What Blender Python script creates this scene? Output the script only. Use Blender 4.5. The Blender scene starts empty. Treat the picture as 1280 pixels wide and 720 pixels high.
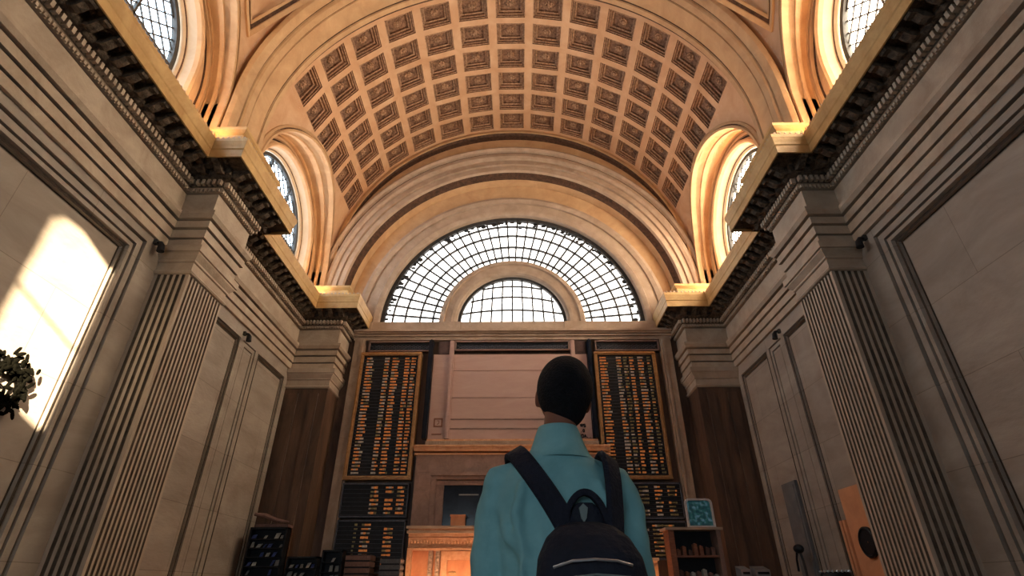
import bpy, bmesh, math, random
from math import sin, cos, pi, radians, sqrt, acos
from mathutils import Vector, Matrix

C = bpy.context.scene.collection
H = 1.1                      # eye height; architecture heights below are given from the eye level and lifted by H
SC = bpy.context.scene

# ------------------------------------------------------------------ camera, world, light, exposure
cam_d = bpy.data.cameras.new('camera'); cam = bpy.data.objects.new('camera', cam_d); C.objects.link(cam)
cam.location = (0.2, 0, H)
cam.rotation_euler = (radians(120), 0, radians(0.6))
cam_d.sensor_width = 36; cam_d.lens = 36*658/1280; cam_d.clip_start = .05; cam_d.clip_end = 300
SC.camera = cam
SC.view_settings.view_transform = 'Standard'; SC.view_settings.look = 'None'
SC.view_settings.gamma = 1; SC.view_settings.use_curve_mapping = False
SC.view_settings.exposure = 0.66

w = bpy.data.worlds.new('sky'); SC.world = w; w.use_nodes = True
bg = w.node_tree.nodes['Background']; bg.inputs[0].default_value = (.75, .85, 1, 1); bg.inputs[1].default_value = 1.2

def lamp(name, kind, loc, power, col, size=None, size_y=None, aim=None, rot=None):
    d = bpy.data.lights.new(name, kind); d.energy = power; d.color = col
    o = bpy.data.objects.new(name, d); C.objects.link(o); o.location = loc
    if kind == 'AREA':
        d.shape = 'RECTANGLE'; d.size = size; d.size_y = size_y or size
    if aim is not None:
        o.rotation_euler = (Vector(aim)-Vector(loc)).to_track_quat('-Z', 'Y').to_euler()
    return o
# low sun from behind on the right, through the tall window of the entrance wall
SUN_FROM = Vector((4.0, -14.0, 12.3+H)); SUN_TO = Vector((-8.62, 8.72, 4.75+H))
sun = lamp('sun', 'SUN', (30, -60, 40), 34.0, (1.0, .82, .56))
sun.rotation_euler = (SUN_TO-SUN_FROM).to_track_quat('-Z', 'Y').to_euler(); sun.data.angle = radians(.35)
# warm cove lamps lying on top of the two cornices, shining up into the vault
for s in (-1, 1):
    for y0, L in ((6.7, 6.6), (15.4, 6.0)):
        lamp('cove_lamp', 'AREA', (s*7.75, y0, 10.2+H), 20*L, (1, .56, .26), .25, L, aim=(s*2.0, y0, 20+H)).rotation_euler = (0, radians(180+32*s), 0)
WIN_WARM = (1, .83, .62); WIN_COOL = (.66, .85, 1); WIN_SIDE = 6.0; WIN_SUNNY = 18.0; WIN_BACK = 2.6; FILL_GLOW = 3.2

# ------------------------------------------------------------------ materials
def mat(name, c1, c2=None, rough=.7, scale=1.5, bump=.15, metal=0., emit=None, estr=0., fine=14., streak=None, joints=None, spec=.3):
    m = bpy.data.materials.new(name); m.use_nodes = True; nt = m.node_tree; N = nt.nodes; L = nt.links
    b = N['Principled BSDF']; b.inputs['Roughness'].default_value = rough; b.inputs['Metallic'].default_value = metal
    b.inputs['Specular IOR Level'].default_value = spec
    geo = N.new('ShaderNodeNewGeometry')
    mp = N.new('ShaderNodeMapping'); L.new(geo.outputs['Position'], mp.inputs['Vector'])
    if streak: mp.inputs['Scale'].default_value = streak
    n1 = N.new('ShaderNodeTexNoise'); n1.inputs['Scale'].default_value = scale; n1.inputs['Detail'].default_value = 6; n1.inputs['Roughness'].default_value = .65
    n1.inputs['Distortion'].default_value = .6
    L.new(mp.outputs[0], n1.inputs['Vector'])
    cr = N.new('ShaderNodeValToRGB'); cr.color_ramp.elements[0].position = .33; cr.color_ramp.elements[1].position = .68
    c2 = c2 or tuple(v*.75 for v in c1)
    cr.color_ramp.elements[0].color = (*c2, 1); cr.color_ramp.elements[1].color = (*c1, 1)
    L.new(n1.outputs['Fac'], cr.inputs['Fac'])
    col = cr.outputs['Color']
    if joints:
        # fine dark joints between the stone courses: joints = (course height, block length)
        sep = N.new('ShaderNodeSeparateXYZ'); L.new(geo.outputs['Position'], sep.inputs[0])
        add = N.new('ShaderNodeMath'); add.operation = 'ADD'; L.new(sep.outputs[0], add.inputs[0]); L.new(sep.outputs[1], add.inputs[1])
        cmb = N.new('ShaderNodeCombineXYZ'); L.new(add.outputs[0], cmb.inputs[0]); L.new(sep.outputs[2], cmb.inputs[1])
        br = N.new('ShaderNodeTexBrick'); L.new(cmb.outputs[0], br.inputs['Vector'])
        br.inputs['Scale'].default_value = 1; br.inputs['Row Height'].default_value = joints[0]; br.inputs['Brick Width'].default_value = joints[1]
        br.inputs['Mortar Size'].default_value = .008; br.inputs['Mortar Smooth'].default_value = .3
        br.inputs['Color1'].default_value = (1, 1, 1, 1); br.inputs['Color2'].default_value = (.9, .9, .9, 1); br.inputs['Mortar'].default_value = (.62, .6, .58, 1)
        mx = N.new('ShaderNodeMix'); mx.data_type = 'RGBA'; mx.blend_type = 'MULTIPLY'; mx.inputs[0].default_value = 1
        L.new(col, mx.inputs[6]); L.new(br.outputs['Color'], mx.inputs[7]); col = mx.outputs[2]
    L.new(col, b.inputs['Base Color'])
    if bump:
        n2 = N.new('ShaderNodeTexNoise'); n2.inputs['Scale'].default_value = fine; n2.inputs['Detail'].default_value = 5
        L.new(mp.outputs[0], n2.inputs['Vector'])
        bp = N.new('ShaderNodeBump'); bp.inputs['Strength'].default_value = bump; bp.inputs['Distance'].default_value = .04
        L.new(n2.outputs['Fac'], bp.inputs['Height']); L.new(bp.outputs[0], b.inputs['Normal'])
    if emit:
        b.inputs['Emission Color'].default_value = (*emit, 1); b.inputs['Emission Strength'].default_value = estr
    return m
M = {}
M['wall'] = mat('limestone_wall', (.42, .355, .29), (.29, .235, .19), rough=.6, scale=.9, streak=(1, .5, 1.4), joints=(1.55, 3.1), bump=.25, fine=9)
M['pil'] = mat('pilaster_limestone', (.50, .40, .31), (.36, .28, .21), rough=.65, scale=1.2, streak=(1, 1, .4), bump=.2)
M['ent'] = mat('entablature_stone', (.50, .40, .30), (.36, .27, .195), rough=.65, scale=1.4, bump=.2)
M['dirt'] = mat('sooty_groove', (.075, .052, .036), (.03, .022, .016), rough=.9, scale=5, bump=.2)  # shade in the narrow grooves, put into a near-black stone colour
M['flute'] = mat('dusty_flute', (.19, .14, .10), (.09, .065, .045), rough=.85, scale=3, bump=.2)  # shade inside the pilaster flutes painted as a darker stone
M['orn'] = mat('soiled_ornament_stone', (.17, .12, .08), (.022, .016, .012), rough=.8, scale=8, bump=.6, fine=22)  # dark mottled stone for bed moulding and modillions
M['ochre'] = mat('ochre_cornice_stone', (.62, .40, .17), (.46, .27, .10), rough=.5, scale=2, bump=.15)  # gold light on the cornice crown put into a yellower stone colour
M['vault'] = mat('warm_plaster', (.64, .405, .245), (.53, .30, .16), rough=.75, scale=1.1, bump=.12)
M['rib'] = mat('arch_plaster', (.60, .385, .21), (.46, .275, .14), rough=.7, scale=1.3, bump=.12)
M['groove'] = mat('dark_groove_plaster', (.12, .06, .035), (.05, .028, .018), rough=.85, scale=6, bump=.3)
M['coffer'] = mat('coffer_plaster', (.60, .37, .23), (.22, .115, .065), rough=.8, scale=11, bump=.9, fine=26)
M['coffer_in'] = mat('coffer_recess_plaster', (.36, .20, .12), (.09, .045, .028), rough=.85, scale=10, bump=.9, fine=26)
M['cream'] = mat('cream_reveal_plaster', (.56, .45, .32), (.48, .37, .25), rough=.6, scale=1.5, bump=.08)
M['archstone'] = mat('arch_grey_stone', (.50, .37, .27), (.38, .27, .19), rough=.65, scale=1.8, bump=.2)
M['brown'] = mat('brown_marble', (.17, .095, .06), (.055, .035, .026), rough=.45, scale=1.1, streak=(1.6, 1.6, .3), bump=.25)
M['pink'] = mat('pink_marble', (.56, .37, .31), (.49, .31, .255), rough=.5, scale=1.3, streak=(.5, 1, 2.2), bump=.05)
M['pinkd'] = mat('dull_pink_stone', (.34, .22, .18), (.22, .14, .11), rough=.6, scale=3, bump=.25)
M['rust'] = mat('rusty_brown_panel', (.13, .075, .06), (.08, .045, .04), rough=.6, scale=4)
M['gold'] = mat('brass_frame', (.56, .33, .15), (.36, .19, .08), rough=.4, scale=8, metal=.55, bump=.2)
M['black'] = mat('black_panel', (.012, .014, .018), (.006, .007, .01), rough=.5, scale=5, bump=.05)
M['navy'] = mat('dark_glass', (.02, .026, .04), (.01, .013, .02), rough=.15, scale=2, bump=0, spec=.5)
M['iron'] = mat('window_iron', (.05, .047, .045), (.03, .03, .03), rough=.6, scale=8, bump=.1)
M['glow_back'] = mat('frosted_glass_daylight', (.8, .8, .78), rough=.4, bump=0, emit=(1, .96, .90), estr=WIN_BACK)
M['glow_cool'] = mat('frosted_glass_cool_daylight', (.8, .8, .8), rough=.4, bump=0, emit=WIN_COOL, estr=WIN_SIDE)
M['glow_warm'] = mat('frosted_glass_warm_daylight', (.8, .8, .78), rough=.4, bump=0, emit=WIN_WARM, estr=WIN_SUNNY)
M['floor'] = mat('polished_stone_floor', (.22, .17, .135), (.15, .115, .09), rough=.25, scale=1, joints=(1.2, 1.2), bump=.02)
M['orange'] = mat('orange_wood_panel', (.66, .30, .14), (.52, .20, .09), rough=.5, scale=3, streak=(1, 1, .4), bump=.1)
M['peach'] = mat('peach_stone', (.74, .42, .24), (.58, .28, .13), rough=.5, scale=6, bump=.3)
M['copper'] = mat('copper_brown_panel', (.72, .34, .17), (.58, .26, .13), rough=.5, scale=1.6, bump=.1)
M['t_or'] = mat('orange_flap_text', (.60, .22, .06), (.35, .11, .04), rough=.5, scale=9, bump=0, emit=(1, .33, .08), estr=.10)
M['t_wh'] = mat('white_flap_text', (.50, .40, .31), (.25, .19, .15), rough=.5, scale=9, bump=0, emit=(1, .8, .6), estr=.03)
M['t_gr'] = mat('olive_flap_text', (.30, .26, .12), (.2, .16, .08), rough=.5, scale=30, bump=0)
M['paper'] = mat('grey_paper', (.42, .42, .38), (.30, .30, .28), rough=.7, scale=12, bump=.1)
M['paperblue'] = mat('blue_paper', (.08, .12, .34), (.05, .07, .2), rough=.7, scale=12, bump=.1)
M['wood'] = mat('reddish_wood', (.32, .14, .08), (.2, .08, .05), rough=.5, scale=4, streak=(1, 1, 4), bump=.2)
M['crate'] = mat('dusty_crate_wood', (.26, .15, .12), (.16, .09, .075), rough=.7, scale=6, bump=.3)
M['greycrate'] = mat('grey_metal_drawer', (.13, .125, .13), (.08, .08, .085), rough=.5, scale=6, bump=.2)
M['greydoor'] = mat('grey_blue_painted_metal', (.20, .19, .18), (.14, .14, .14), rough=.5, scale=3, bump=.05)
M['steel'] = mat('brushed_steel', (.5, .5, .5), (.36, .36, .37), rough=.35, scale=6, metal=.6, bump=.1)
M['whiteframe'] = mat('white_frame', (.7, .66, .64), (.6, .56, .54), rough=.4, scale=6, bump=0)
def screen_mat():
    m = mat('map_screen', (.05, .1, .12), rough=.3, bump=0); N = m.node_tree.nodes; L = m.node_tree.links
    b = N['Principled BSDF']; n = N.new('ShaderNodeTexNoise'); n.inputs['Scale'].default_value = 9; n.inputs['Detail'].default_value = 5
    g = N.new('ShaderNodeNewGeometry'); L.new(g.outputs['Position'], n.inputs['Vector'])
    r = N.new('ShaderNodeValToRGB'); e = r.color_ramp.elements; e[0].position = .42; e[0].color = (.008, .05, .07, 1); e[1].position = .62; e[1].color = (.16, .32, .42, 1)
    x = r.color_ramp.elements.new(.52); x.color = (.02, .14, .12, 1)
    L.new(n.outputs['Fac'], r.inputs['Fac']); L.new(r.outputs['Color'], b.inputs['Emission Color']); b.inputs['Emission Strength'].default_value = .13
    return m
M['screen'] = screen_mat()

# ------------------------------------------------------------------ mesh builder
class MB:
    def __init__(s): s.v = []; s.f = []; s.m = []; s.mats = []
    def mi(s, m):
        if m not in s.mats: s.mats.append(m)
        return s.mats.index(m)
    def add(s, vs, fs, m=0):
        o = len(s.v); s.v += [tuple(v) for v in vs]; s.f += [tuple(i+o for i in f) for f in fs]; s.m += [m]*len(fs)
    def box(s, x0, x1, y0, y1, z0, z1, m=0):
        x0, x1 = sorted((x0, x1)); y0, y1 = sorted((y0, y1)); z0, z1 = sorted((z0, z1))
        s.add([(x, y, z) for x in (x0, x1) for y in (y0, y1) for z in (z0, z1)],
              [(0, 1, 3, 2), (4, 6, 7, 5), (0, 4, 5, 1), (2, 3, 7, 6), (0, 2, 6, 4), (1, 5, 7, 3)], m)
    def grid(s, rows, m=0, closed=False):
        n = len(rows[0]); vs = [p for r in rows for p in r]; fs = []
        for i in range(len(rows)-1):
            for j in range(n-1 if not closed else n):
                k = (j+1) % n; fs.append((i*n+j, i*n+k, (i+1)*n+k, (i+1)*n+j))
        s.add(vs, fs, m)
    def mirror(s): s.v = [(-x, y, z) for x, y, z in s.v]; s.f = [tuple(reversed(f)) for f in s.f]; return s
    def bar(s, p0, p1, r, n=6, m=0):
        p0 = Vector(p0); p1 = Vector(p1); d = (p1-p0).normalized(); a = d.orthogonal().normalized(); b = d.cross(a)
        R = [[p+(a*cos(2*pi*i/n)+b*sin(2*pi*i/n))*r for i in range(n)] for p in (p0, p1)]
        s.grid([[tuple(q) for q in r_] for r_ in R], m, True); o = len(s.v)-2*n
        s.f += [tuple(o+i for i in reversed(range(n))), tuple(o+n+i for i in range(n))]; s.m += [m, m]
    def tube(s, pts, rad, n=10, m=0, flat=None):
        P = [Vector(p) for p in pts]; R = rad if isinstance(rad, (list, tuple)) else [rad]*len(P); rows = []
        up = None
        for i, p in enumerate(P):
            t = (P[min(i+1, len(P)-1)]-P[max(i-1, 0)]).normalized()
            if up is None: up = t.orthogonal().normalized()
            up = (up-t*up.dot(t)).normalized(); b = t.cross(up)
            rows.append([tuple(p+(up*cos(2*pi*k/n)+b*sin(2*pi*k/n))*R[i]) for k in range(n)])
        s.grid(rows, m, True); o = len(s.v)-n*len(P)
        s.f += [tuple(o+i for i in reversed(range(n))), tuple(o+(len(P)-1)*n+i for i in range(n))]; s.m += [m, m]
    def ell(s, c, r, n=16, k=10, m=0, M3=None):
        rows = []
        for i in range(k+1):
            a = -pi/2+pi*i/k
            row = []
            for j in range(n):
                p = Vector((cos(a)*cos(2*pi*j/n)*r[0], cos(a)*sin(2*pi*j/n)*r[1], sin(a)*r[2]))
                if M3: p = M3 @ p
                row.append(tuple(Vector(c)+p))
            rows.append(row)
        s.grid(rows, m, True)
    def build(s, name, mats=None, parent=None, lift=H, smooth=None):
        me = bpy.data.meshes.new(name); off = Vector((0, 0, lift))-(parent_loc(parent) if parent else Vector((0, 0, 0)))
        me.from_pydata([Vector(v)+off for v in s.v], [], s.f); me.update()
        for m_ in (mats if isinstance(mats, (list, tuple)) else [mats]): me.materials.append(m_)
        if len(me.materials) > 1: me.polygons.foreach_set('material_index', s.m)
        if smooth: me.shade_smooth(); me.set_sharp_from_angle(angle=radians(smooth))
        bm = bmesh.new(); bm.from_mesh(me); bmesh.ops.remove_doubles(bm, verts=bm.verts, dist=1e-5); bm.to_mesh(me); bm.free()
        o = bpy.data.objects.new(name, me); C.objects.link(o)
        if parent: o.parent = parent
        return o
def parent_loc(p):
    v = Vector((0, 0, 0))
    while p is not None: v += Vector(p.location); p = p.parent
    return v
def thing(name, label, cat, loc, group=None):
    o = bpy.data.objects.new(name, None); C.objects.link(o); o.location = loc; o.empty_display_size = .2
    return tag(o, label, cat, group)
def tag(o, label, cat, group=None, kind=None):
    o['label'] = label; o['category'] = cat
    if group: o['group'] = group
    if kind: o['kind'] = kind
    return o
def struct(o, label, cat):
    o['kind'] = 'structure'; o['label'] = label; o['category'] = cat; return o

def sweep_plan(mb, pts, prof, m=0):
    """profile (offset towards the hall, z) carried along a plan polyline, mitred at corners"""
    P = [Vector(p) for p in pts]; N_ = []
    for a, b in zip(P, P[1:]):
        d = (b-a).normalized(); N_.append(Vector((-d.y, d.x)))
    rows = []
    for i, p in enumerate(P):
        if i == 0: mv = N_[0]
        elif i == len(P)-1: mv = N_[-1]
        else: mv = (N_[i-1]+N_[i])/(1+N_[i-1].dot(N_[i]))
        rows.append([(p.x+mv.x*o, p.y+mv.y*o, z) for o, z in prof])
    mb.grid(rows, m)
def arch(r, zc, base, n=56):
    pts = [(-r, base)] if base < zc-.01 else []
    pts += [(-r*cos(pi*i/n), zc+r*sin(pi*i/n)) for i in range(n+1)]
    if base < zc-.01: pts.append((r, base))
    return pts
def sweep_arch(mb, prof, zc, base, m=0, n=64):
    mb.grid([[(x, y, z) for x, z in arch(r, zc, base, n)] for r, y in prof], m)
def side_arch(mb, prof, yc, zc, base, m=0, n=48):
    """arch round an axis along x (right hand side of the hall), profile (r, x)"""
    mb.grid([[(x, yc+a, z) for a, z in arch(r, zc, base, n)] for r, x in prof], m)

def sweep_arch3(mb, prof, base, m=0, n=64):
    mb.grid([[(x, y, z) for x, z in arch(r, zc, base, n)] for r, y, zc in prof], m)
def side_arch2(mb, prof, yc, base, m=0, n=48):
    mb.grid([[(x, yc+a, z) for a, z in arch(r, zc, base, n)] for r, x, zc in prof], m)

SIDES = ((1, 'right'), (-1, 'left'))
VR, VC = 8.0, 12.5           # vault radius and height of its axis above the eye
RR = 7.7
# ------------------------------------------------------------------ floor
fl = MB(); fl.box(-9.6, 9.6, -14.5, 21, -H-.2, -H); struct(fl.build('floor', M['floor']), 'polished stone floor of the hall', 'floor')

# ------------------------------------------------------------------ side walls
def wall_cells(mb, x, ys, zs, holes):
    ys = sorted(set(ys+[h[i] for h in holes for i in (0, 1)])); zs = sorted(set(zs+[h[i] for h in holes for i in (2, 3)]))
    for a, b in zip(ys, ys[1:]):
        for c, d in zip(zs, zs[1:]):
            ym, zm = (a+b)/2, (c+d)/2
            if any(h[0] < ym < h[1] and h[2] < zm < h[3] for h in holes): continue
            mb.add([(x, a, c), (x, b, c), (x, b, d), (x, a, d)], [(0, 1, 2, 3)])
def panel(mb, x, h, prof):
    rows = []; gi = len(prof)
    for d, dep in prof:
        rows.append([(x+dep, h[0]+d, h[2]+d), (x+dep, h[1]-d, h[2]+d), (x+dep, h[1]-d, h[3]-d), (x+dep, h[0]+d, h[3]-d)])
    for i in range(len(rows)-1):
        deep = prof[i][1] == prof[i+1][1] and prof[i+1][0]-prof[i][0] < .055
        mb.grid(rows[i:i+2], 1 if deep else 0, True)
    mb.add(rows[-1], [(0, 1, 2, 3)])
BIG = [(0, 0), (0, .10), (.045, .10), (.05, .05), (.20, .05), (.20, .16), (.245, .16), (.25, .07), (.34, .07), (.36, .15), (.40, .15), (.41, .12), (.45, .12), (.45, .20), (.49, .20)]
SMALL = [(0, 0), (0, .09), (.035, .09), (.035, .02), (.09, .02), (.10, .10), (.135, .10), (.14, .06), (.18, .06)]
STRIP = [(0, 0), (0, .08), (.035, .08), (.04, .02), (.16, .02), (.16, .08), (.19, .08), (.20, .03)]
holes = [((-1.5, 10.1, -.2, 7.15), BIG), ((12.75, 15.05, -.2, 6.95), SMALL), ((15.25, 16.15, -.2, 6.95), STRIP), ((16.35, 18.6, -.2, 6.95), SMALL),
         ((-12.5, -3.5, -.2, 7.15), BIG)]
for s, side in SIDES:
    mb = MB(); wall_cells(mb, 8.5, [-14, 20.2], [-H, 10.2], [h for h, _ in holes])
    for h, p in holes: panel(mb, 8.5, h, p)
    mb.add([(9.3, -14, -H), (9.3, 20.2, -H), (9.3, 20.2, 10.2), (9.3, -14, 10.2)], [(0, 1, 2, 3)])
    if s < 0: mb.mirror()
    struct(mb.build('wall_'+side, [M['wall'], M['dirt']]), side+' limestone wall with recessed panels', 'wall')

# ------------------------------------------------------------------ entablature with cornice
PLAN = [(8.5, -14), (8.5, 10.7), (7.66, 10.7), (7.66, 12.28), (8.5, 12.28), (8.5, 18.9), (6.9, 18.9), (6.9, 20.1)]
ARCHI = [(0, 7.35, 0), (.08, 7.35, 0), (.08, 7.57, 0), (.035, 7.575, 1), (.035, 7.605, 1), (.12, 7.61, 0), (.12, 7.84, 0), (.07, 7.845, 1), (.07, 7.88, 1), (.17, 7.885, 0),
         (.17, 8.08, 0), (.10, 8.085, 1), (.10, 8.12, 1), (.22, 8.14, 0), (.28, 8.24, 0), (.28, 8.33, 0), (.06, 8.335, 1), (.06, 8.38, 1), (.10, 8.385, 0),
         (.10, 8.98, 0), (.06, 8.985, 1), (.06, 9.01, 1), (.15, 9.02, 0), (.15, 9.10, 0), (.20, 9.13, 0)]
def sweep_marked(mb, pts, prof):
    for p, q in zip(prof, prof[1:]): sweep_plan(mb, pts, [p[:2], q[:2]], q[2])
BED = [(.20, 9.13), (.22, 9.15), (.22, 9.32), (.34, 9.36), (.40, 9.42), (.40, 9.62), (.86, 9.64)]
CROWN = [(.86, 9.64), (.86, 9.55), (.90, 9.55), (.90, 9.78), (.92, 9.81), (.925, 9.88), (.95, 10.0), (.96, 10.03), (.96, 10.13), (0, 10.17)]
def along(pts, prof_o, pitch, fn, ymin=2.5, ymax=99):
    """call fn(origin, direction, normal, size) at even steps along every run of the plan"""
    P = [Vector(p) for p in pts]
    for i, (a, b) in enumerate(zip(P, P[1:])):
        d = (b-a).normalized(); n = Vector((-d.y, d.x))
        a2 = a+n*prof_o; b2 = b+n*prof_o
        # keep clear of the mitres
        if i > 0:
            t = (P[i]-P[i-1]).normalized(); c = t.x*d.y-t.y*d.x
            a2 = a2+d*(prof_o*(-1 if c > 0 else 1)*-1 if abs(c) > .5 else 0)
        if i < len(P)-2:
            t = (P[i+2]-P[i+1]).normalized(); c = d.x*t.y-d.y*t.x
            b2 = b2+d*(prof_o*(-1 if c > 0 else 1) if abs(c) > .5 else 0)
        L = (b2-a2).dot(d)
        if L < pitch*.6: continue
        k = max(1, int(round(L/pitch)))
        for q in range(k):
            p = a2+d*(L*(q+.5)/k)
            if ymin < p.y < ymax: fn(p, d, n, L/k)
def obox(mb, p, d, n, w, o0, o1, z0, z1, m=0):
    vs = [(p.x+d.x*a+n.x*b, p.y+d.y*a+n.y*b, z) for a in (-w/2, w/2) for b in (o0, o1) for z in (z0, z1)]
    mb.add(vs, [(0, 1, 3, 2), (4, 6, 7, 5), (0, 4, 5, 1), (2, 3, 7, 6), (0, 2, 6, 4), (1, 5, 7, 3)], m)
random.seed(4)
tn = 0
for s, side in SIDES:
    tn += 1
    e = MB(); sweep_marked(e, PLAN, ARCHI)
    if s < 0: e.mirror()
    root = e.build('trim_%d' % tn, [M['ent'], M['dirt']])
    struct(root, side+' stone entablature running round the pilasters under the vault', 'entablature')
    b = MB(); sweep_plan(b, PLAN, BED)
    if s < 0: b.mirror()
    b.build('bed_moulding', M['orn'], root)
    c = MB(); sweep_plan(c, PLAN, CROWN)
    if s < 0: c.mirror()
    c.build('crown_moulding', M['ochre'], root)
    d_ = MB()
    along(PLAN, .22, .13, lambda p, d, n, L: obox(d_, p, d, n, .075, -.01, .11, 9.16, 9.31))
    along(PLAN, .15, .10, lambda p, d, n, L: obox(d_, p, d, n, .06, -.005, .05, 9.02, 9.10))
    if s < 0: d_.mirror()
    d_.build('dentil_band', M['ent'], root)
    cr = MB()
    along(PLAN, .9, .14, lambda p, d, n, L: cr.ell((p.x, p.y, 10.17), (.045, .045, .06), 6, 4))
    if s < 0: cr.mirror()
    cr.build('cresting', M['archstone'], root)
    plist = []
    along(PLAN, .40, .39, lambda p, d, n, L: plist.append((p, d, n)), 3.0)
    rng = random.Random(7)
    for p, d, n in plist:
        # scrolled bracket under the soffit
        x = MB(); w_ = .17
        prof = [(0, 9.40), (.10, 9.36), (.20, 9.40), (.30, 9.50), (.40, 9.50), (.44, 9.55), (.44, 9.64), (0, 9.64)]
        rows = [[(p.x+d.x*a+n.x*o, p.y+d.y*a+n.y*o, z) for o, z in prof] for a in (-w_/2, w_/2)]
        x.grid(rows, 0, True); k = len(prof); x.f += [tuple(range(k)), tuple(reversed(range(k, 2*k)))]; x.m += [0, 0]
        q = p+d*.195+n*.22     # rosette hanging in the soffit panel beside the bracket
        x.ell((q.x, q.y, 9.62), (.06, .06, .045), 8, 4)
        if s < 0: x.mirror()
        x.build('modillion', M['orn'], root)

# ------------------------------------------------------------------ pilasters
def fluted(mb, a, b, n, margin, z0, z1):
    a = Vector(a); b = Vector(b); d = (b-a); L = d.length; d.normalize(); nn = Vector((-d.y, d.x)); cur = a
    p = (L-2*margin)/n; r = p*.27
    for i in range(n):
        c = a+d*(margin+p*(i+.5)); q0 = c-d*r
        mb.grid([[(cur.x, cur.y, z) for z in (z0, z1)], [(q0.x, q0.y, z) for z in (z0, z1)]], 0)
        pts = [c-d*(r*cos(pi*k/6))-nn*(r*1.3*sin(pi*k/6)) for k in range(7)]
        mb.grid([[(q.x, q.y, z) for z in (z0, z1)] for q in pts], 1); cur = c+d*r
    mb.grid([[(cur.x, cur.y, z) for z in (z0, z1)], [(b.x, b.y, z) for z in (z0, z1)]], 0)
CAP = [(0, 6.60), (.05, 6.62), (.07, 6.66), (.05, 6.70), (.02, 6.72), (.02, 6.92), (.06, 6.94), (.06, 6.99), (.13, 7.09), (.15, 7.12), (.15, 7.16), (.19, 7.17), (.19, 7.34), (0, 7.35)]
PIERPLAN = [(8.5, 10.7), (7.66, 10.7), (7.66, 12.28), (8.5, 12.28)]
for s, side in SIDES:
    tone = 'sunlit' if s < 0 else 'shaded'
    t = thing('fluted_pilaster', 'tall fluted stone pilaster on the %s wall of the hall' % side, 'pilaster', (s*8.1, 11.58, 0))
    x = MB()
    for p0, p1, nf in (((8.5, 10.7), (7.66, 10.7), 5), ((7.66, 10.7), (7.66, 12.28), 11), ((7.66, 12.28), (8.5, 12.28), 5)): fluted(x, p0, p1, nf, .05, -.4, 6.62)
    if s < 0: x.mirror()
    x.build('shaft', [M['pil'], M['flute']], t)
    x = MB(); sweep_plan(x, PIERPLAN, [(.14, -H), (.14, -.75), (.08, -.7), (.12, -.6), (.05, -.5), (0, -.4)])
    if s < 0: x.mirror()
    x.build('base', M['pil'], t)
    x = MB(); sweep_plan(x, PIERPLAN, CAP)
    if s < 0: x.mirror()
    x.build('capital', M['ent'], t)
    # plain corner pilasters either side of the end wall
    t = thing('corner_pilaster', 'plain brown marble pilaster in the far %s corner' % side, 'pilaster', (s*7.7, 19.5, 0))
    PP = [(8.5, 18.9), (6.9, 18.9), (6.9, 20.1)]
    x = MB(); x.grid([[(a, b, z) for a, b in PP] for z in (-H, 6.6)])
    x.box(8.3, 7.95, 18.82, 18.9, -H, 6.4); x.box(7.2, 7.5, 18.82, 18.9, -H, 6.4)
    if s < 0: x.mirror()
    x.build('shaft', M['brown'], t)
    x = MB(); sweep_plan(x, PP, CAP)
    if s < 0: x.mirror()
    x.build('capital', M['pil'], t)

# ------------------------------------------------------------------ vaults
RL = 3.35; LZ = 11.8; LZ2 = 12.15; YC = {'back': 15.67, 'front': 6.75}
def vp(p):     # point of the right half of the vault at arc length p from the crown (then straight down)
    if p <= VR*pi/2: a = p/VR; return (VR*sin(a), VC+VR*cos(a))
    return (VR, VC-(p-VR*pi/2))
def vlen(z):   # arc length down to height z
    return VR*acos(max(-1, min(1, (z-VC)/VR))) if z > VC else VR*pi/2+(VC-z)
def vx(z): return sqrt(max(0, VR*VR-(z-VC)**2)) if z > VC else VR
TH0 = radians(71.05)
def side_zone(mb, y0, y1, yc):
    def strip(ys, low):
        rows = []
        for y in ys:
            p0 = VR*TH0; p1 = vlen(low(y)); rows.append([(lambda q: (q[0], y, q[1]))(vp(p0+(p1-p0)*i/18)) for i in range(19)])
        mb.grid(rows)
    if yc-RL > y0: strip([y0, yc-RL], lambda y: 10.1)
    if yc+RL < y1: strip([yc+RL, y1], lambda y: 10.1)
    n = 48; strip([yc-RL*cos(pi*i/n) for i in range(n+1)], lambda y: LZ+sqrt(max(0, RL*RL-(y-yc)**2)))

root = MB()
# coffered bay: borders between coffers
Y0, PY = 12.138, 1.191; DA = radians(10.93)
hw, hy = radians(4.25), .47
cv = MB()
angs = []; 
for i in range(-6, 7): angs += [(i*DA-DA/2, i*DA-hw, 0), (i*DA-hw, i*DA+hw, 1), (i*DA+hw, i*DA+DA/2, 0)]
yrs = [(Y0-.1, Y0+.0, 0)]
for j in range(6):
    yc_ = Y0+PY*(j+.5); yrs += [(Y0+PY*j, yc_-hy, 0), (yc_-hy, yc_+hy, 1), (yc_+hy, Y0+PY*(j+1), 0)]
yrs.append((Y0+PY*6, 19.36, 0))
for a0, a1, h in angs:
    for y0, y1, g in yrs:
        if h and g: continue
        cv.add([(VR*sin(a), y, VC+VR*cos(a)) for a, y in ((a0, y0), (a1, y0), (a1, y1), (a0, y1))], [(0, 1, 2, 3)])
for s in (1, -1):
    z = MB(); side_zone(z, Y0-.1, 19.36, YC['back'])
    if s < 0: z.mirror()
    cv.add(z.v, z.f)
ceil = cv.build('ceiling', M['vault'], smooth=40)
struct(ceil, 'coffered orange plaster barrel vault over the far bay', 'vault')
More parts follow.
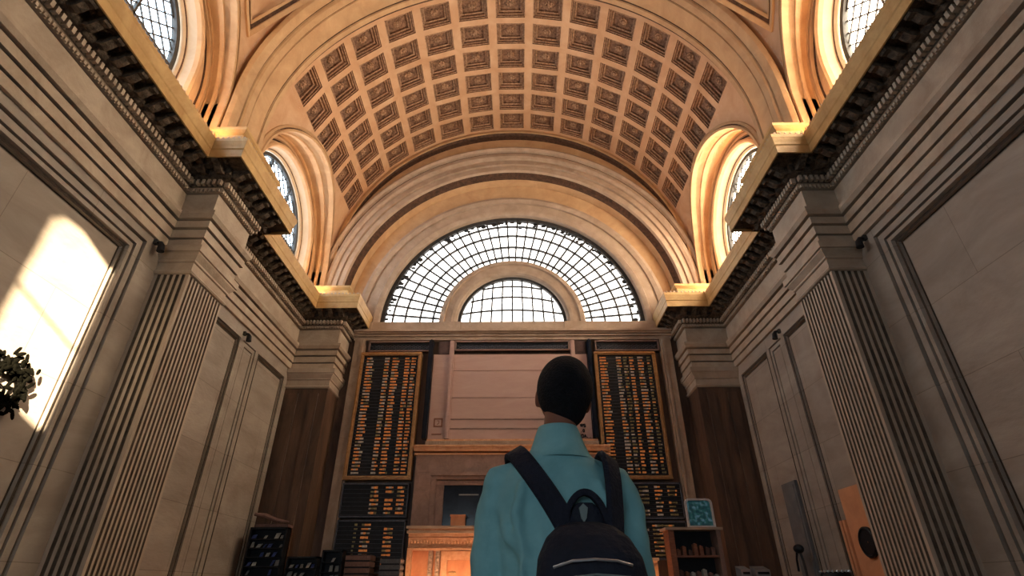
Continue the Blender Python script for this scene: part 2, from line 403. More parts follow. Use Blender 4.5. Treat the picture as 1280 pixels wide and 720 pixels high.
# one coffer, then copies turned round the vault axis
cf = MB(); wx = VR*sin(hw); wz = VR*cos(hw)-VR
def ringf(i, d): return [(-wx+i, -hy+i, wz+d), (wx-i, -hy+i, wz+d), (wx-i, hy-i, wz+d), (-wx+i, hy-i, wz+d)]
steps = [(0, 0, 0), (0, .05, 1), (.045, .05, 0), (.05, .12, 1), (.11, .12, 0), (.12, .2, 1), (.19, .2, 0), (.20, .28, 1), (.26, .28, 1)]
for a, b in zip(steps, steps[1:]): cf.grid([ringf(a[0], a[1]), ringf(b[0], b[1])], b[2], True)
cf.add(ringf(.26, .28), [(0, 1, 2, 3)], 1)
for k in range(22):   # egg ornament round the step
    for sy in (-1, 1):
        cf.box(-wx+.07+k*(2*wx-.14)/21-.012, -wx+.07+k*(2*wx-.14)/21+.012, sy*(hy-.10)-.015, sy*(hy-.10)+.015, wz+.10, wz+.13)
for k in range(18):
    for sx in (-1, 1):
        cf.box(sx*(wx-.10)-.015, sx*(wx-.10)+.015, -hy+.07+k*(2*hy-.14)/17-.012, -hy+.07+k*(2*hy-.14)/17+.012, wz+.10, wz+.13)
for k in range(8): cf.ell((.13*cos(k*pi/4), .1*sin(k*pi/4), wz+.27), (.06, .05, .05), 6, 4)
cf.ell((0, 0, wz+.25), (.08, .07, .07), 8, 5)
proto = None
for j in range(6):
    for i in range(-6, 7):
        if proto is None:
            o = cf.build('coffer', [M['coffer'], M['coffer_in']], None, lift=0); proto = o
        else:
            o = proto.copy(); C.objects.link(o)
        o.parent = ceil
        o.location = (VR*sin(i*DA), Y0+PY*(j+.5), VC+H+VR*cos(i*DA)); o.rotation_euler = (0, i*DA, 0)

# front bay and the rest of the hall towards the entrance
fv = MB()
na = 26
for y0, y1 in ((3.2, 10.5),):
    fv.grid([[(VR*sin(-TH0+2*TH0*i/na), y, VC+VR*cos(-TH0+2*TH0*i/na)) for i in range(na+1)] for y in (y0, y1)])
for s in (1, -1):
    z = MB(); side_zone(z, 3.2, 10.5, YC['front'])
    if s < 0: z.mirror()
    fv.add(z.v, z.f)
fv.grid([[(x, y, z) for x, z in arch(VR, VC, 10.1, 40)] for y in (-14, 3.25)], 1)  # unseen near stretch coloured dark brown to cut bounced light
struct(fv.build('ceiling', [M['vault'], M['brown']], smooth=40), 'plain plaster vault of the near bay with framed panels', 'vault')
def vpatch(mb, a0, a1, y0, y1, r0, r1, m=0, n=8):
    ring = lambda a: [(r0*sin(a), y0, VC+r0*cos(a)), (r0*sin(a), y1, VC+r0*cos(a)), (r1*sin(a), y1, VC+r1*cos(a)), (r1*sin(a), y0, VC+r1*cos(a))]
    mb.grid([ring(a0+(a1-a0)*i/n) for i in range(n+1)], m, True)
    o = len(mb.v)-4*(n+1); mb.f += [(o, o+1, o+2, o+3), (o+4*n+3, o+4*n+2, o+4*n+1, o+4*n)]; mb.m += [m, m]
def vault_sweep(mb, pts, prof, m=0):
    """closed outline in (arc length, y) on the vault; profile (inward offset, height off the vault)"""
    P = [Vector(p) for p in pts]; n = len(P); rows = []
    for i in range(n):
        d0 = (P[i]-P[i-1]).normalized(); d1 = (P[(i+1) % n]-P[i]).normalized()
        n0 = Vector((-d0.y, d0.x)); n1 = Vector((-d1.y, d1.x)); mv = (n0+n1)/max(.35, 1+n0.dot(n1))
        row = []
        for o, h in prof:
            q = P[i]+mv*o; a, z = vp(q.x) if q.x <= VR*pi/2 else vp(q.x)
            th = min(q.x/VR, pi/2); row.append((a-h*sin(th), q.y, z-h*cos(th)))
        rows.append(row)
    rows.append(rows[0]); mb.grid(rows, m)
for s, side in SIDES:
    x = MB(); yc = YC['front']; r_ = RL+.42; out = []
    ym = sqrt(r_*r_-(vp(VR*radians(77))[1]-LZ)**2)
    out += [(VR*radians(25), yc-3.0), (VR*radians(77), yc-3.0)]
    for i in range(1, 16):
        y = yc-ym*cos(pi*i/16) if False else yc+(-ym+2*ym*i/16)
        y = max(yc-2.95, min(yc+2.85, y)); z = LZ+sqrt(max(0, r_*r_-(y-yc)**2)); out.append((vlen(z), y))
    out += [(VR*radians(77), yc+3.0), (VR*radians(25), yc+3.0)]
    o2 = [out[0]]
    for p in out[1:]:
        if (Vector(p)-Vector(o2[-1])).length > .12: o2.append(p)
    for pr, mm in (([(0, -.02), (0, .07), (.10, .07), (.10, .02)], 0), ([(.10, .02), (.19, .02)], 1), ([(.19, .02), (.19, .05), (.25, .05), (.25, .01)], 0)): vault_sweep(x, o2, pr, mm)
    vpatch(x, radians(30), radians(62), yc-2.5, yc-2.4, VR+.02, VR-.05, 1); vpatch(x, radians(30), radians(62), yc+2.4, yc+2.5, VR+.02, VR-.05, 1)
    if s < 0: x.mirror()
    struct(x.build('trim_%d' % (2+(1 if s > 0 else 2)), [M['rib'], M['groove']]), 'framed plaster panel on the %s haunch of the near vault' % side, 'moulding')

# transverse rib between the bays
x = MB()
sweep_arch(x, [(VR+.05, 10.40), (VR-.02, 10.34), (VR-.06, 10.34)], VC, 10.1)
sweep_arch(x, [(VR-.06, 10.34), (VR-.09, 10.40), (VR-.11, 10.34)], VC, 10.1, 1)
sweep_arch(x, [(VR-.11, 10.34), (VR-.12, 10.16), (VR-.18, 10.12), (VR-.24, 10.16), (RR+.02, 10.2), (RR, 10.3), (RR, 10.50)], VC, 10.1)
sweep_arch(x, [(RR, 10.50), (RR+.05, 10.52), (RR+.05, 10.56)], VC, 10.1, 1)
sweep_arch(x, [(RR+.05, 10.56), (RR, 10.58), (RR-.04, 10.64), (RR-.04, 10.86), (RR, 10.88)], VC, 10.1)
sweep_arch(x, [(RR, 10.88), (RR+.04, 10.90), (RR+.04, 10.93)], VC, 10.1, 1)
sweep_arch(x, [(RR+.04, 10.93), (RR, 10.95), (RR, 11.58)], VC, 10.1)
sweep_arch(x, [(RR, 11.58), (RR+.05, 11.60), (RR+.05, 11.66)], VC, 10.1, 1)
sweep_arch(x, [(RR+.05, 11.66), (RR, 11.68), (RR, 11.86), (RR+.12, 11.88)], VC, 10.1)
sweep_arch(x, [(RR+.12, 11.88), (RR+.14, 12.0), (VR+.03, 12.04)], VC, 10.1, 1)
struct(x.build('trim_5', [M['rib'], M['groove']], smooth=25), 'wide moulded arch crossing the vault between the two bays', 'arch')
# impost blocks on the cornice under the rib and under the end arch
for k, s in ((6, 1), (7, -1)):
    x = MB()
    sweep_plan(x, [(8.5, 10.2), (7.2, 10.2), (7.2, 12.2), (8.5, 12.2)], [(.12, 10.2), (.12, 10.32), (.05, 10.36), (.05, 10.66), (.10, 10.70), (.16, 10.77), (.16, 10.86), (-.75, 10.87)])
    sweep_plan(x, [(8.5, 18.6), (6.75, 18.6), (6.75, 20.1)], [(.16, 10.12), (.16, 10.24), (.08, 10.28), (.08, 10.62), (.13, 10.66), (.18, 10.72), (.18, 10.8), (-.6, 10.81)])
    if s < 0: x.mirror()
    struct(x.build('trim_%d' % k, M['ochre']), 'ochre impost blocks on the %s cornice carrying the arches' % ('right' if s > 0 else 'left'), 'impost')

# ------------------------------------------------------------------ side lunettes: mouldings, reveal and window
def lattice(mb, x, yc, zc, r, pitch, rad):
    """diamond leading clipped to a half disc with a short straight foot"""
    def inside(y, z): return (z >= zc and (y-yc)**2+(z-zc)**2 < r*r) or (z < zc and abs(y-yc) < r and z > zc-2.3)
    for sg in (1, -1):
        k = -int(9/pitch)
        while k*pitch < 9:
            c = k*pitch; k += 1
            run = None; st = .06; t = -7.0
            while t < 7:
                y = yc+t*.707+c*.707*sg; z = zc+t*.707*sg*1.0-c*.707
                if inside(y, z):
                    if run is None: run = (y, z)
                    last = (y, z)
                elif run is not None:
                    mb.bar((x, *run), (x, *last), rad, 4); run = None
                t += st
wn = 0
for bay in ('back', 'front'):
    yc = YC[bay]
    for s, side in SIDES:
        wn += 1
        x = MB(); n = 48
        # raised moulding round the penetration, lying on the vault
        def ring(r_off, dx):
            out = [(VR+dx, yc-(RL+r_off), 10.1)]
            for i in range(n+1):
                a = pi*i/n; rr = RL+r_off; z = LZ+rr*sin(a); out.append((vx(z)+dx, yc-rr*cos(a), z))
            out.append((VR+dx, yc+RL+r_off, 10.1)); return out
        x.grid([ring(.22, .03), ring(.20, -.05), ring(.12, -.09), ring(.11, -.02)]); x.grid([ring(.11, -.02), ring(.07, -.02)], 1)
        x.grid([ring(.07, -.02), ring(.05, -.1), ring(-.03, -.1), ring(-.03, .1)])
        def tun(f, r_in, dx=0):
            a_ = ring(-.03, .1); b_ = [(8.62, yc-RL+.03, 10.1)]+[(8.62, yc-(RL-.03)*cos(pi*i/n), LZ+(RL-.03)*sin(pi*i/n)) for i in range(n+1)]+[(8.62, yc+RL-.03, 10.1)]
            out = []
            for p_, q_ in zip(a_, b_):
                v_ = Vector(p_)*(1-f)+Vector(q_)*f; c_ = Vector((v_.x, yc, max(10.1, min(LZ, v_.z)))); d_ = (c_-v_); d_.normalize(); out.append(tuple(v_+d_*r_in))
            return out
        x.grid([tun(0, 0), tun(.22, 0), tun(.24, .05), tun(.40, .06), tun(.42, 0)], 0); x.grid([tun(.42, 0), tun(.44, .015), tun(.48, .015), tun(.50, 0)], 0); x.grid([tun(.50, 0), tun(.75, 0), tun(.77, .04), tun(.95, .04)], 0)
        x.grid([ring(-.03, .1), [(8.62, yc-RL+.03, 10.1)]+[(8.62, yc-(RL-.03)*cos(pi*i/n), LZ+(RL-.03)*sin(pi*i/n)) for i in range(n+1)]+[(8.62, yc+RL-.03, 10.1)]])
        side_arch(x, [(RL, 8.60), (RL-.08, 8.60), (RL-.10, 8.50), (RL-.22, 8.48), (RL-.24, 8.56)], yc, LZ, 10.1, 0)
        side_arch(x, [(RL-.24, 8.56), (RL-.27, 8.62), (RL-.30, 8.58)], yc, LZ, 10.1, 1)
        side_arch(x, [(RL-.30, 8.58), (RL-.42, 8.56)], yc, LZ, 10.1, 0)
        side_arch2(x, [(RL-.42, 8.56, LZ), (2.74, 8.55, LZ2-.02), (2.72, 8.46, LZ2), (2.64, 8.43, LZ2), (2.58, 8.48, LZ2), (2.56, 8.6, LZ2)], yc, 10.1, 0)
        side_arch(x, [(2.56, 8.6), (2.54, 8.82), (2.52, 8.84)], yc, LZ2, 10.1, 2)
        side_arch(x, [(2.52, 8.84), (2.48, 8.86)], yc, LZ2, 10.1, 1)
        side_arch(x, [(2.48, 8.86), (2.44, 8.92), (2.44, 9.3)], yc, LZ2, 10.1, 2)
        x.add([(8.3, yc-3.4, 10.1), (8.3, yc+3.4, 10.1), (9.5, yc+3.4, 10.12), (9.5, yc-3.4, 10.12)], [(0, 1, 2, 3)], 2)
        if s < 0: x.mirror()
        where = 'far' if bay == 'back' else 'near'
        struct(x.build('trim_%d' % (7+wn), [M['rib'], M['groove'], M['cream']], smooth=25), 'moulded arch and deep cream reveal round the %s %s window' % (where, side), 'arch')
        rW = 2.40
        g = MB(); pts = [(9.14, yc+a, z) for a, z in arch(rW+.02, LZ2, 10.1, 40)]; g.add(pts, [tuple(range(len(pts)))])
        if s < 0: g.mirror()
        wd = g.build('window_%d' % wn, M['glow_cool' if s < 0 else 'glow_warm'])
        struct(wd, '%s arched window high on the %s wall with diamond leading' % (where, side), 'window')
        l = MB(); side_arch(l, [(rW+.02, 8.98), (rW-.12, 8.98), (rW-.12, 9.13)], yc, LZ2, 10.1)
        lattice(l, 9.08, yc, LZ2, rW-.12, .32, .026)
        for dy in (-.85, .85): l.box(9.02, 9.12, yc+dy-.03, yc+dy+.03, 10.1, LZ2+sqrt(rW**2-.85**2)-.1)
        l.box(9.02, 9.12, yc-rW, yc+rW, LZ2-.04, LZ2+.04)
        if s < 0: l.mirror()
        l.build('window_leading', M['iron'], wd)

# ------------------------------------------------------------------ end wall
WY = 20.1; GR, GZ = 5.72, 9.9
x = MB()
x.grid([[(-9.3, WY, -H), (9.3, WY, -H)], [(-9.3, WY, GZ), (9.3, WY, GZ)]])
inner = arch(GR, GZ, GZ, 64); outer = [(-11.5*cos(pi*i/64), GZ+11.9*sin(pi*i/64)) for i in range(65)]
x.grid([[(a, WY, z) for a, z in inner], [(a, WY, z) for a, z in outer]])
struct(x.build('wall_back', M['brown']), 'end wall behind the boards and the great lunette', 'wall')
# wall above the end arch, between arch and vault
x = MB(); n = 64
AB = 10.1
sweep_arch3(x, [(VR+.02, 19.33, VC), (VR-.16, 19.30, VC), (VR-.18, 19.22, VC-.02), (VR-.26, 19.22, VC-.05)], AB, 0)
sweep_arch3(x, [(VR-.26, 19.22, VC-.05), (VR-.28, 19.36, VC-.06), (VR-.10, 19.36, VC-.55)], AB, 1)
A = lambda p: [(r, y, 10.9-(8.3-r)*.46) for r, y in p]
sweep_arch3(x, [(VR-.10, 19.36, VC-.55), (8.36, 19.3, 10.95)], AB, 0)
sweep_arch3(x, [(8.36, 19.3, 10.95)]+A([(8.3, 19.28), (8.28, 19.16), (8.2, 19.10), (8.12, 19.16), (8.08, 19.28)]), AB, 2)
sweep_arch3(x, A([(8.08, 19.28), (8.05, 19.34), (8.02, 19.28)]), AB, 1)
sweep_arch3(x, A([(8.02, 19.28), (8.0, 19.18), (7.85, 19.14), (7.76, 19.20), (7.74, 19.28), (7.68, 19.28), (7.66, 19.22), (7.52, 19.20), (7.50, 19.30), (7.46, 19.30), (7.44, 19.24), (7.28, 19.24), (7.22, 19.32)]), AB, 2)
sweep_arch3(x, A([(7.22, 19.32), (7.18, 19.50), (7.14, 19.56), (7.08, 19.60)]), AB, 1)  # dark shadow under the end arch, painted with the groove plaster
sweep_arch3(x, A([(7.08, 19.60), (7.06, WY-.05)])+[(6.70, WY-.05, GZ)], 9.75, 0)
struct(x.build('trim_12', [M['rib'], M['groove'], M['archstone']], smooth=25), 'great moulded end arch in front of the lunette window', 'arch')
x = MB()
sweep_arch(x, [(6.72, WY), (6.70, WY-.14), (6.55, WY-.20), (6.38, WY-.14), (6.36, WY-.06), (6.28, WY-.06), (6.26, WY-.12), (5.95, WY-.10), (5.90, WY-.16), (5.80, WY-.14), (5.70, WY-.08), (5.66, WY+.35)], GZ, 9.62)
struct(x.build('trim_13', M['archstone'], smooth=25), 'pale stone ring framing the great lunette', 'arch')
# the lunette window
g = MB(); pts = [(a, WY+.30, z) for a, z in arch(GR, GZ, GZ, 64)]; g.add(pts, [tuple(range(len(pts)))])
wd = g.build('window_5', M['glow_back']); struct(wd, 'great half-round lunette window with radiating glazing bars', 'window')
l = MB()
sweep_arch(l, [(5.72, WY+.14), (5.50, WY+.14), (5.50, WY+.3)], GZ, GZ)
for r in (3.42, 3.98, 4.62, 5.16): sweep_arch(l, [(r+.034, WY+.22), (r+.034, WY+.12), (r-.034, WY+.12), (r-.034, WY+.22)], GZ, GZ)
for k in range(1, 35):
    a = pi*k/35; l.bar((3.0*cos(a), WY+.16, GZ+3.0*sin(a)), (5.6*cos(a), WY+.16, GZ+5.6*sin(a)), .050, 4)
l.box(-5.7, 5.7, WY+.1, WY+.3, GZ-.05, GZ+.07)
rng = random.Random(3)
for k in range(150):       # irregular dark rim standing in for tree leaves outside the glass
    a = rng.uniform(.03, pi-.03); r = 5.56-abs(rng.gauss(0, .13)); q = rng.uniform(.04, .13)
    l.ell((r*cos(a), WY+.24, GZ+r*sin(a)), (q, .03, q*rng.uniform(.5, 1)), 6, 4)
l.build('glazing_bars', M['iron'], wd)
x = MB()
sweep_arch(x, [(3.12, WY+.26), (3.12, WY-.02), (3.06, WY-.08), (2.92, WY-.10), (2.88, WY-.02), (2.62, WY-.02), (2.60, WY-.09), (2.46, WY-.07), (2.38, WY), (2.32, WY+.28)], GZ, GZ-.02)
x.build('inner_stone_arch', M['archstone'], wd, smooth=25)
l = MB()
sweep_arch(l, [(2.34, WY+.12), (2.22, WY+.12), (2.22, WY+.28)], GZ, GZ)
for k in range(-4, 5):
    xx = k*.46; l.bar((xx, WY+.22, GZ), (xx*.93, WY+.22, GZ+sqrt(2.28**2-xx*xx)), .048, 4)
for zz, r in ((.72, 6.0), (1.36, 3.5), (1.9, 2.8)):
    hwid = sqrt(max(.01, 2.28**2-zz*zz)); l.tube([(t*hwid/6, WY+.22, GZ+zz-(t*hwid/6)**2/(2*r)*.5) for t in range(-6, 7)], .045, 4)
l.build('inner_glazing_bars', M['iron'], wd)

# sill, lintel and stone surround of the end wall
x = MB()
x.box(-6.75, 6.75, WY-.16, WY+.05, 9.42, 9.88)
x.box(-6.75, -5.9, WY-.2, WY, 9.44, 9.86); x.box(5.9, 6.75, WY-.2, WY, 9.44, 9.86); x.box(-3.2, -2.2, WY-.22, WY, 9.44, 9.86); x.box(2.2, 3.2, WY-.22, WY, 9.44, 9.86)
sweep_plan(x, [(6.85, WY), (6.85, WY-.05), (-6.85, WY-.05), (-6.85, WY)][::-1] if False else [(6.85, WY), (6.85, WY-.04)], [(0, 9.0), (0, 9.01)])
for z0, z1, d in ((9.32, 9.42, .46), (9.26, 9.32, .36), (9.16, 9.24, .30), (9.02, 9.16, .22)): x.box(-6.55, 6.55, WY-d, WY, z0, z1)
for s in (-1, 1):
    x.box(s*6.05, s*6.5, WY-.22, WY, -H, 9.03); x.box(s*6.12, s*6.22, WY-.30, WY, -H, 9.0)
struct(x.build('trim_14', M['archstone']), 'stone sill and surround framing the boards under the lunette', 'surround')

def mesh_grille(name, label, x0, x1, z0, z1, group):
    t = thing(name, label, 'grille', ((x0+x1)/2, WY-.1, z0+H), group)
    b = MB(); b.box(x0, x1, WY-.14, WY-.02, z0, z1); b.build('back_panel', M['black'], t)
    g = MB(); p = .16; k = int((x1-x0)/p)
    for i in range(k):
        for sg in (1, -1):
            a = x0+.04+i*p; zz0, zz1 = (z0+.08, z1-.14)
            g.bar((a, WY-.17, zz0 if sg > 0 else zz1), (min(a+p*2, x1-.03), WY-.17, zz1 if sg > 0 else zz0), .012, 4)
    g.build('lattice', M['steelblue'], t)
    f = MB()
    for a, b_, c, d in ((x0-.05, x1+.05, z1, z1+.06), (x0-.05, x1+.05, z0+.0, z0+.05), (x0-.06, x0, z0, z1+.04), (x1, x1+.06, z0, z1+.04)): f.box(a, b_, WY-.22, WY-.05, c, d)
    f.build('frame', M['pinkd'], t)
M['steelblue'] = mat('blue_grey_metal', (.12, .125, .16), (.05, .055, .07), rough=.5, scale=10, bump=.2)
mesh_grille('ventilation_grille', 'dark lattice grille above the left departure board', -5.85, -3.35, 8.52, 8.92, 'lattice grilles above the boards')
mesh_grille('ventilation_grille', 'dark lattice grille above the right departure board', 3.45, 5.95, 8.52, 8.92, 'lattice grilles above the boards')
mesh_grille('ventilation_grille', 'long dark lattice grille above the pink marble panel', -2.3, 2.3, 8.55, 8.92, 'lattice grilles above the boards')

# departure boards
def text_rows(t, x0, x1, ztop, zbot, nrow, cols, y, seed, proto_mats, skip=.0):
    rng = random.Random(seed); pz = (ztop-zbot)/nrow
    for r in range(nrow):
        z = ztop-pz*(r+.5); b = MB(); cnt = 0
        for (c0, c1, mw) in cols:
            if rng.random() < skip: continue
            xa = x0+(x1-x0)*c0; xb = x0+(x1-x0)*c1; q = xa
            xb -= rng.uniform(0, .25)*(xb-xa)
            while q < xb-.04:
                w_ = rng.uniform(.05, .13); u = rng.random(); w0, w1 = proto_mats[mw]
                m_ = 0 if u < w0 else (1 if u < w0+w1 else 2)
                h_ = pz*rng.uniform(.22, .40)
                b.box(q, min(q+w_, xb), y-.035, y, z-h_*.8, z+h_*.6, m_); q += w_+.012; cnt += 1
        if cnt:
            b.box(x0+.02, x1-.02, y-.012, y+.01, z-pz*.46, z-pz*.41, 3)
            b.build('text_row', [M['t_or'], M['t_wh'], M['t_gr'], M['steelblue']], t)
MIX = {'o': (.72, .18), 'w': (.35, .45), 'g': (.15, .2), 'm': (.5, .3)}
def board(x0, x1, z0, z1, label, cols, seed):
    y = WY-.30
    t = thing('departure_board', label, 'departure board', ((x0+x1)/2, WY-.2, z0+H), 'departure boards on the end wall')
    b = MB(); b.box(x0, x1, y, WY-.02, z0, z1); b.build('panel', M['black'], t)
    f = MB(); w_ = .13
    for a, b_, c, d in ((x0-w_, x1+w_, z1, z1+w_), (x0-w_, x1+w_, z0-w_, z0), (x0-w_, x0, z0, z1), (x1, x1+w_, z0, z1)):
        f.box(a, b_, y-.08, WY, c, d); 
    for a, b_, c, d in ((x0-w_*.7, x1+w_*.7, z1+.04, z1+.08), (x0-w_*.7, x1+w_*.7, z0-.08, z0-.04), (x0-.09, x0-.05, z0, z1), (x1+.05, x1+.09, z0, z1)): f.box(a, b_, y-.12, y, c, d)
    f.build('frame', M['gold'], t)
    text_rows(t, x0, x1, z1-.05, z0+.05, 37, cols, y, seed, MIX)
board(-5.98, -3.78, 3.62, 8.28, 'left departure board with rows of orange text in a brass frame',
      [(.06, .21, 'w'), (.39, .49, 'w'), (.53, .66, 'o'), (.76, .86, 'o'), (.88, .97, 'o')], 1)
board(3.42, 5.62, 3.62, 8.28, 'right departure board with rows of orange text in a brass frame',
      [(.04, .19, 'o'), (.34, .44, 'w'), (.47, .55, 'g'), (.58, .66, 'o'), (.73, .86, 'm'), (.90, .97, 'g')], 2)
def lowboard(x0, x1, z0, z1, label, cols, nrow, seed, skip=.1):
    y = WY-.3
    t = thing('information_board', label, 'information board', ((x0+x1)/2, WY-.2, z0+H), 'black boards under the departure boards')
    b = MB(); b.box(x0, x1, y, WY-.02, z0, z1); b.build('panel', M['black'], t)
    f = MB()
    for a, b_, c, d in ((x0-.03, x1+.03, z1-.03, z1+.02), (x0-.03, x1+.03, z0-.02, z0+.03), (x0-.03, x0, z0, z1), (x1, x1+.03, z0, z1)): f.box(a, b_, y-.05, WY-.02, c, d)
    f.build('frame', M['steelblue'], t)
    text_rows(t, x0, x1, z1-.06, z0+.06, nrow, cols, y, seed, MIX, skip)
lowboard(-6.02, -3.72, 2.26, 3.36, 'black information board just under the left departure board', [(.43, .56, 'm'), (.66, .80, 'o'), (.84, .97, 'o')], 7, 3)
lowboard(-6.02, -3.72, .55, 2.14, 'tall black board with two orange text columns above the crates', [(.25, .30, 'g'), (.36, .50, 'o'), (.70, .85, 'o')], 11, 5)
lowboard(3.68, 5.95, 2.2, 3.36, 'black information board just under the right departure board', [(.05, .3, 'm'), (.36, .52, 'g'), (.60, .72, 'm'), (.8, .95, 'g')], 8, 8)
lowboard(3.68, 5.95, .95, 2.1, 'black slatted board low beside the glowing counter on the right', [(.05, .45, 'g'), (.5, .9, 'g')], 8, 9)

# narrow dark pilasters flanking the marble, rusty panels, marble panel with applied mouldings
for s, side in SIDES:
    a = 3.22 if s < 0 else 3.05; x = MB(); x.box(s*a, s*(a+.18), WY-.30, WY, 4.97, 8.98); x.box(s*(a+.05), s*(a+.12), WY-.36, WY-.28, 4.97, 8.98)
    tag(x.build('dark_upright', M['navy']), 'narrow dark metal upright on the %s edge of the marble panel' % side, 'upright')
    x = MB(); x.box(s*2.58, s*3.0, WY-.16, WY-.02, 8.42, 8.98); x.box(s*2.63, s*2.95, WY-.18, WY-.16, 8.48, 8.92)
    tag(x.build('bronze_panel', M['rust']), 'small dull brown panel at the top %s of the marble' % side, 'panel')
t = thing('marble_panel', 'large pale pink marble panel in the middle of the end wall', 'panel', (0, WY-.1, 4.7+H))
x = MB(); x.box(-3.2, 3.03, WY-.14, WY-.02, 4.95, 8.4); x.build('slab', M['pink'], t)
for s in (-1, 1):
    x = MB(); x.box(s*2.38, s*2.56, WY-.22, WY-.1, 4.98, 8.98); x.box(s*2.42, s*2.52, WY-.25, WY-.2, 4.98, 8.98); x.build('upright_moulding', M['pink'], t)
for z in (7.72, 6.6, 5.73, 5.37):
    x = MB(); x.box(-2.37, 2.37, WY-.165, WY-.12, z-.02, z+.02); x.build('string_moulding', M['pinkd'] if z < 6 else M['pink'], t)
# two small signs on the marble
t = thing('framed_symbol_sign', 'small square framed symbol on the left strip of marble', 'sign', (-2.83, WY-.15, 5.43+H))
x = MB()
for a, b_, c, d in ((-3.0, -2.66, 5.43, 5.48), (-3.0, -2.66, 5.72, 5.77), (-3.0, -2.95, 5.43, 5.77), (-2.71, -2.66, 5.43, 5.77)): x.box(a, b_, WY-.17, WY-.14, c, d)
x.build('frame', M['wood'], t)
x = MB(); x.bar((-2.88, WY-.15, 5.67), (-2.80, WY-.15, 5.67), .015, 4); x.bar((-2.80, WY-.15, 5.67), (-2.80, WY-.15, 5.59), .015, 4); x.bar((-2.80, WY-.15, 5.59), (-2.86, WY-.15, 5.52), .015, 4)
x.build('symbol', M['wood'], t)
x = MB(); x.box(-3.05, -2.68, WY-.17, WY-.13, 5.14, 5.18); tag(x.build('brown_plate', M['wood']), 'thin brown plate on the marble under the framed symbol', 'plate')
t = thing('black_letter_sign', 'black two-line lettering on the right strip of marble', 'sign', (2.65, WY-.15, 5.0+H))
def glyphs(t, segs, ox, oz, w_, h_, mat_, y=WY-.16):
    for ch in segs:
        x = MB()
        for (a, b_, c, d) in ch: x.bar((ox+a*w_, y, oz+b_*h_), (ox+c*w_, y, oz+d*h_), .022, 4)
        x.build('letter', mat_, t); ox += w_*1.5
GL = {'P': [(0, 0, 0, 1), (0, 1, 1, 1), (1, 1, 1, .5), (1, .5, 0, .5)], 'R': [(0, 0, 0, 1), (0, 1, 1, 1), (1, 1, 1, .5), (1, .5, 0, .5), (.3, .5, 1, 0)],
      'S': [(0, 0, 1, 0), (1, 0, 1, .5), (1, .5, 0, .5), (0, .5, 0, 1), (0, 1, 1, 1)], 'L': [(0, 1, 0, 0), (0, 0, 1, 0)], 'O': [(0, 0, 1, 0), (1, 0, 1, 1), (1, 1, 0, 1), (0, 1, 0, 0)],
      'd': [(0, 0, .6, 0)], 'A': [(0, 0, .5, 1), (.5, 1, 1, 0), (.2, .4, .8, .4)], '.': [(0, 0, .3, 0)]}
glyphs(t, [GL[c] for c in 'PRS'], 2.50, 5.42, .07, .10, M['black'])
glyphs(t, [GL[c] for c in '.O'], 2.60, 5.23, .05, .09, M['black'])
glyphs(t, [GL[c] for c in 'LOA..'], 2.50, 5.02, .07, .11, M['black'])

# ------------------------------------------------------------------ portal and counter
t = thing('stone_portal', 'dull pink stone portal with a stepped frame around a dark screen', 'portal', (0, 19.8, 0))
x = MB()
for z0, z1, d in ((4.82, 4.95, .26), (4.60, 4.66, .62), (4.46, 4.60, .56), (4.34, 4.40, .46)): x.box(-3.58 if d > .4 else -3.2, 3.58 if d > .4 else 3.2, WY-d, WY, z0, z1)
x.build('cornice', M['peach'], t)
x = MB(); x.box(-3.2, 3.2, WY-.5, WY, 4.66, 4.82)
for k in range(60): x.box(-3.15+k*.106, -3.09+k*.106, WY-.53, WY-.48, 4.68, 4.80)
x.build('ornament_band', M['archstone'], t)
x = MB(); x.box(-3.5, 3.5, WY-.42, WY, 3.72, 4.34); x.build('frieze', M['pinkd'], t)
for s in (-1, 1):
    x = MB(); x.box(s*2.9, s*3.5, WY-.40, WY, 1.95, 3.72); x.box(s*2.72, s*2.9, WY-.34, WY, 1.95, 3.72); x.box(s*2.45, s*2.72, WY-.24, WY, 1.95, 3.45); x.build('jamb', M['pinkd'], t)
x = MB()
for z0, z1, d in ((3.62, 3.74, .46), (3.5, 3.60, .38), (3.32, 3.46, .30)): x.box(-2.9, 2.9, WY-d, WY, z0, z1)
x.build('lintel', M['pinkd'], t)
t = thing('video_screen', 'large dark screen inside the stone portal', 'screen', (0, WY-.1, 2+H))
x = MB(); x.box(-2.44, 2.44, WY-.18, WY-.03, 1.98, 3.32); x.build('display', M['navy'], t)
x = MB(); x.box(-1.9, -1.2, WY-.2, WY-.17, 2.98, 3.02); x.box(-1.1, -.85, WY-.2, WY-.17, 2.94, 2.99)
x.tube([(-.78, WY-.2, 3.02), (-.70, WY-.2, 2.98), (-.68, WY-.2, 2.90), (-.74, WY-.2, 2.84)], .02, 5); x.build('lit_marks', M['paper'], t)

t = thing('ticket_counter', 'glowing orange stone counter with carved band under the portal', 'counter', (0, 19.4, 0))
CY = 19.45
x = MB()
x.box(-3.58, 3.9, CY-.06, WY, 1.86, 1.94); x.box(-3.56, 3.86, CY+.02, WY, 1.72, 1.80); x.build('counter_top', M['archstone'], t)
x = MB(); x.box(-3.5, 3.8, CY+.06, WY, 1.78, 1.87); x.box(-3.5, 3.8, CY+.1, WY, 1.62, 1.74)
x.box(-3.5, 3.8, CY+.16, WY, 1.30, 1.60)
rg = random.Random(5)
for k in range(70): x.ell((-3.4+k*.104, CY+.16, 1.45+rg.uniform(-.03, .03)), (.045, .03, .06), 6, 4)
x.box(-3.5, 3.8, CY+.08, WY, 1.20, 1.28); x.build('carved_band', M['peach'], t)
x = MB(); x.box(-3.5, 3.8, CY+.3, WY-.2, -H, 1.2); x.build('body', M['orange'], t)
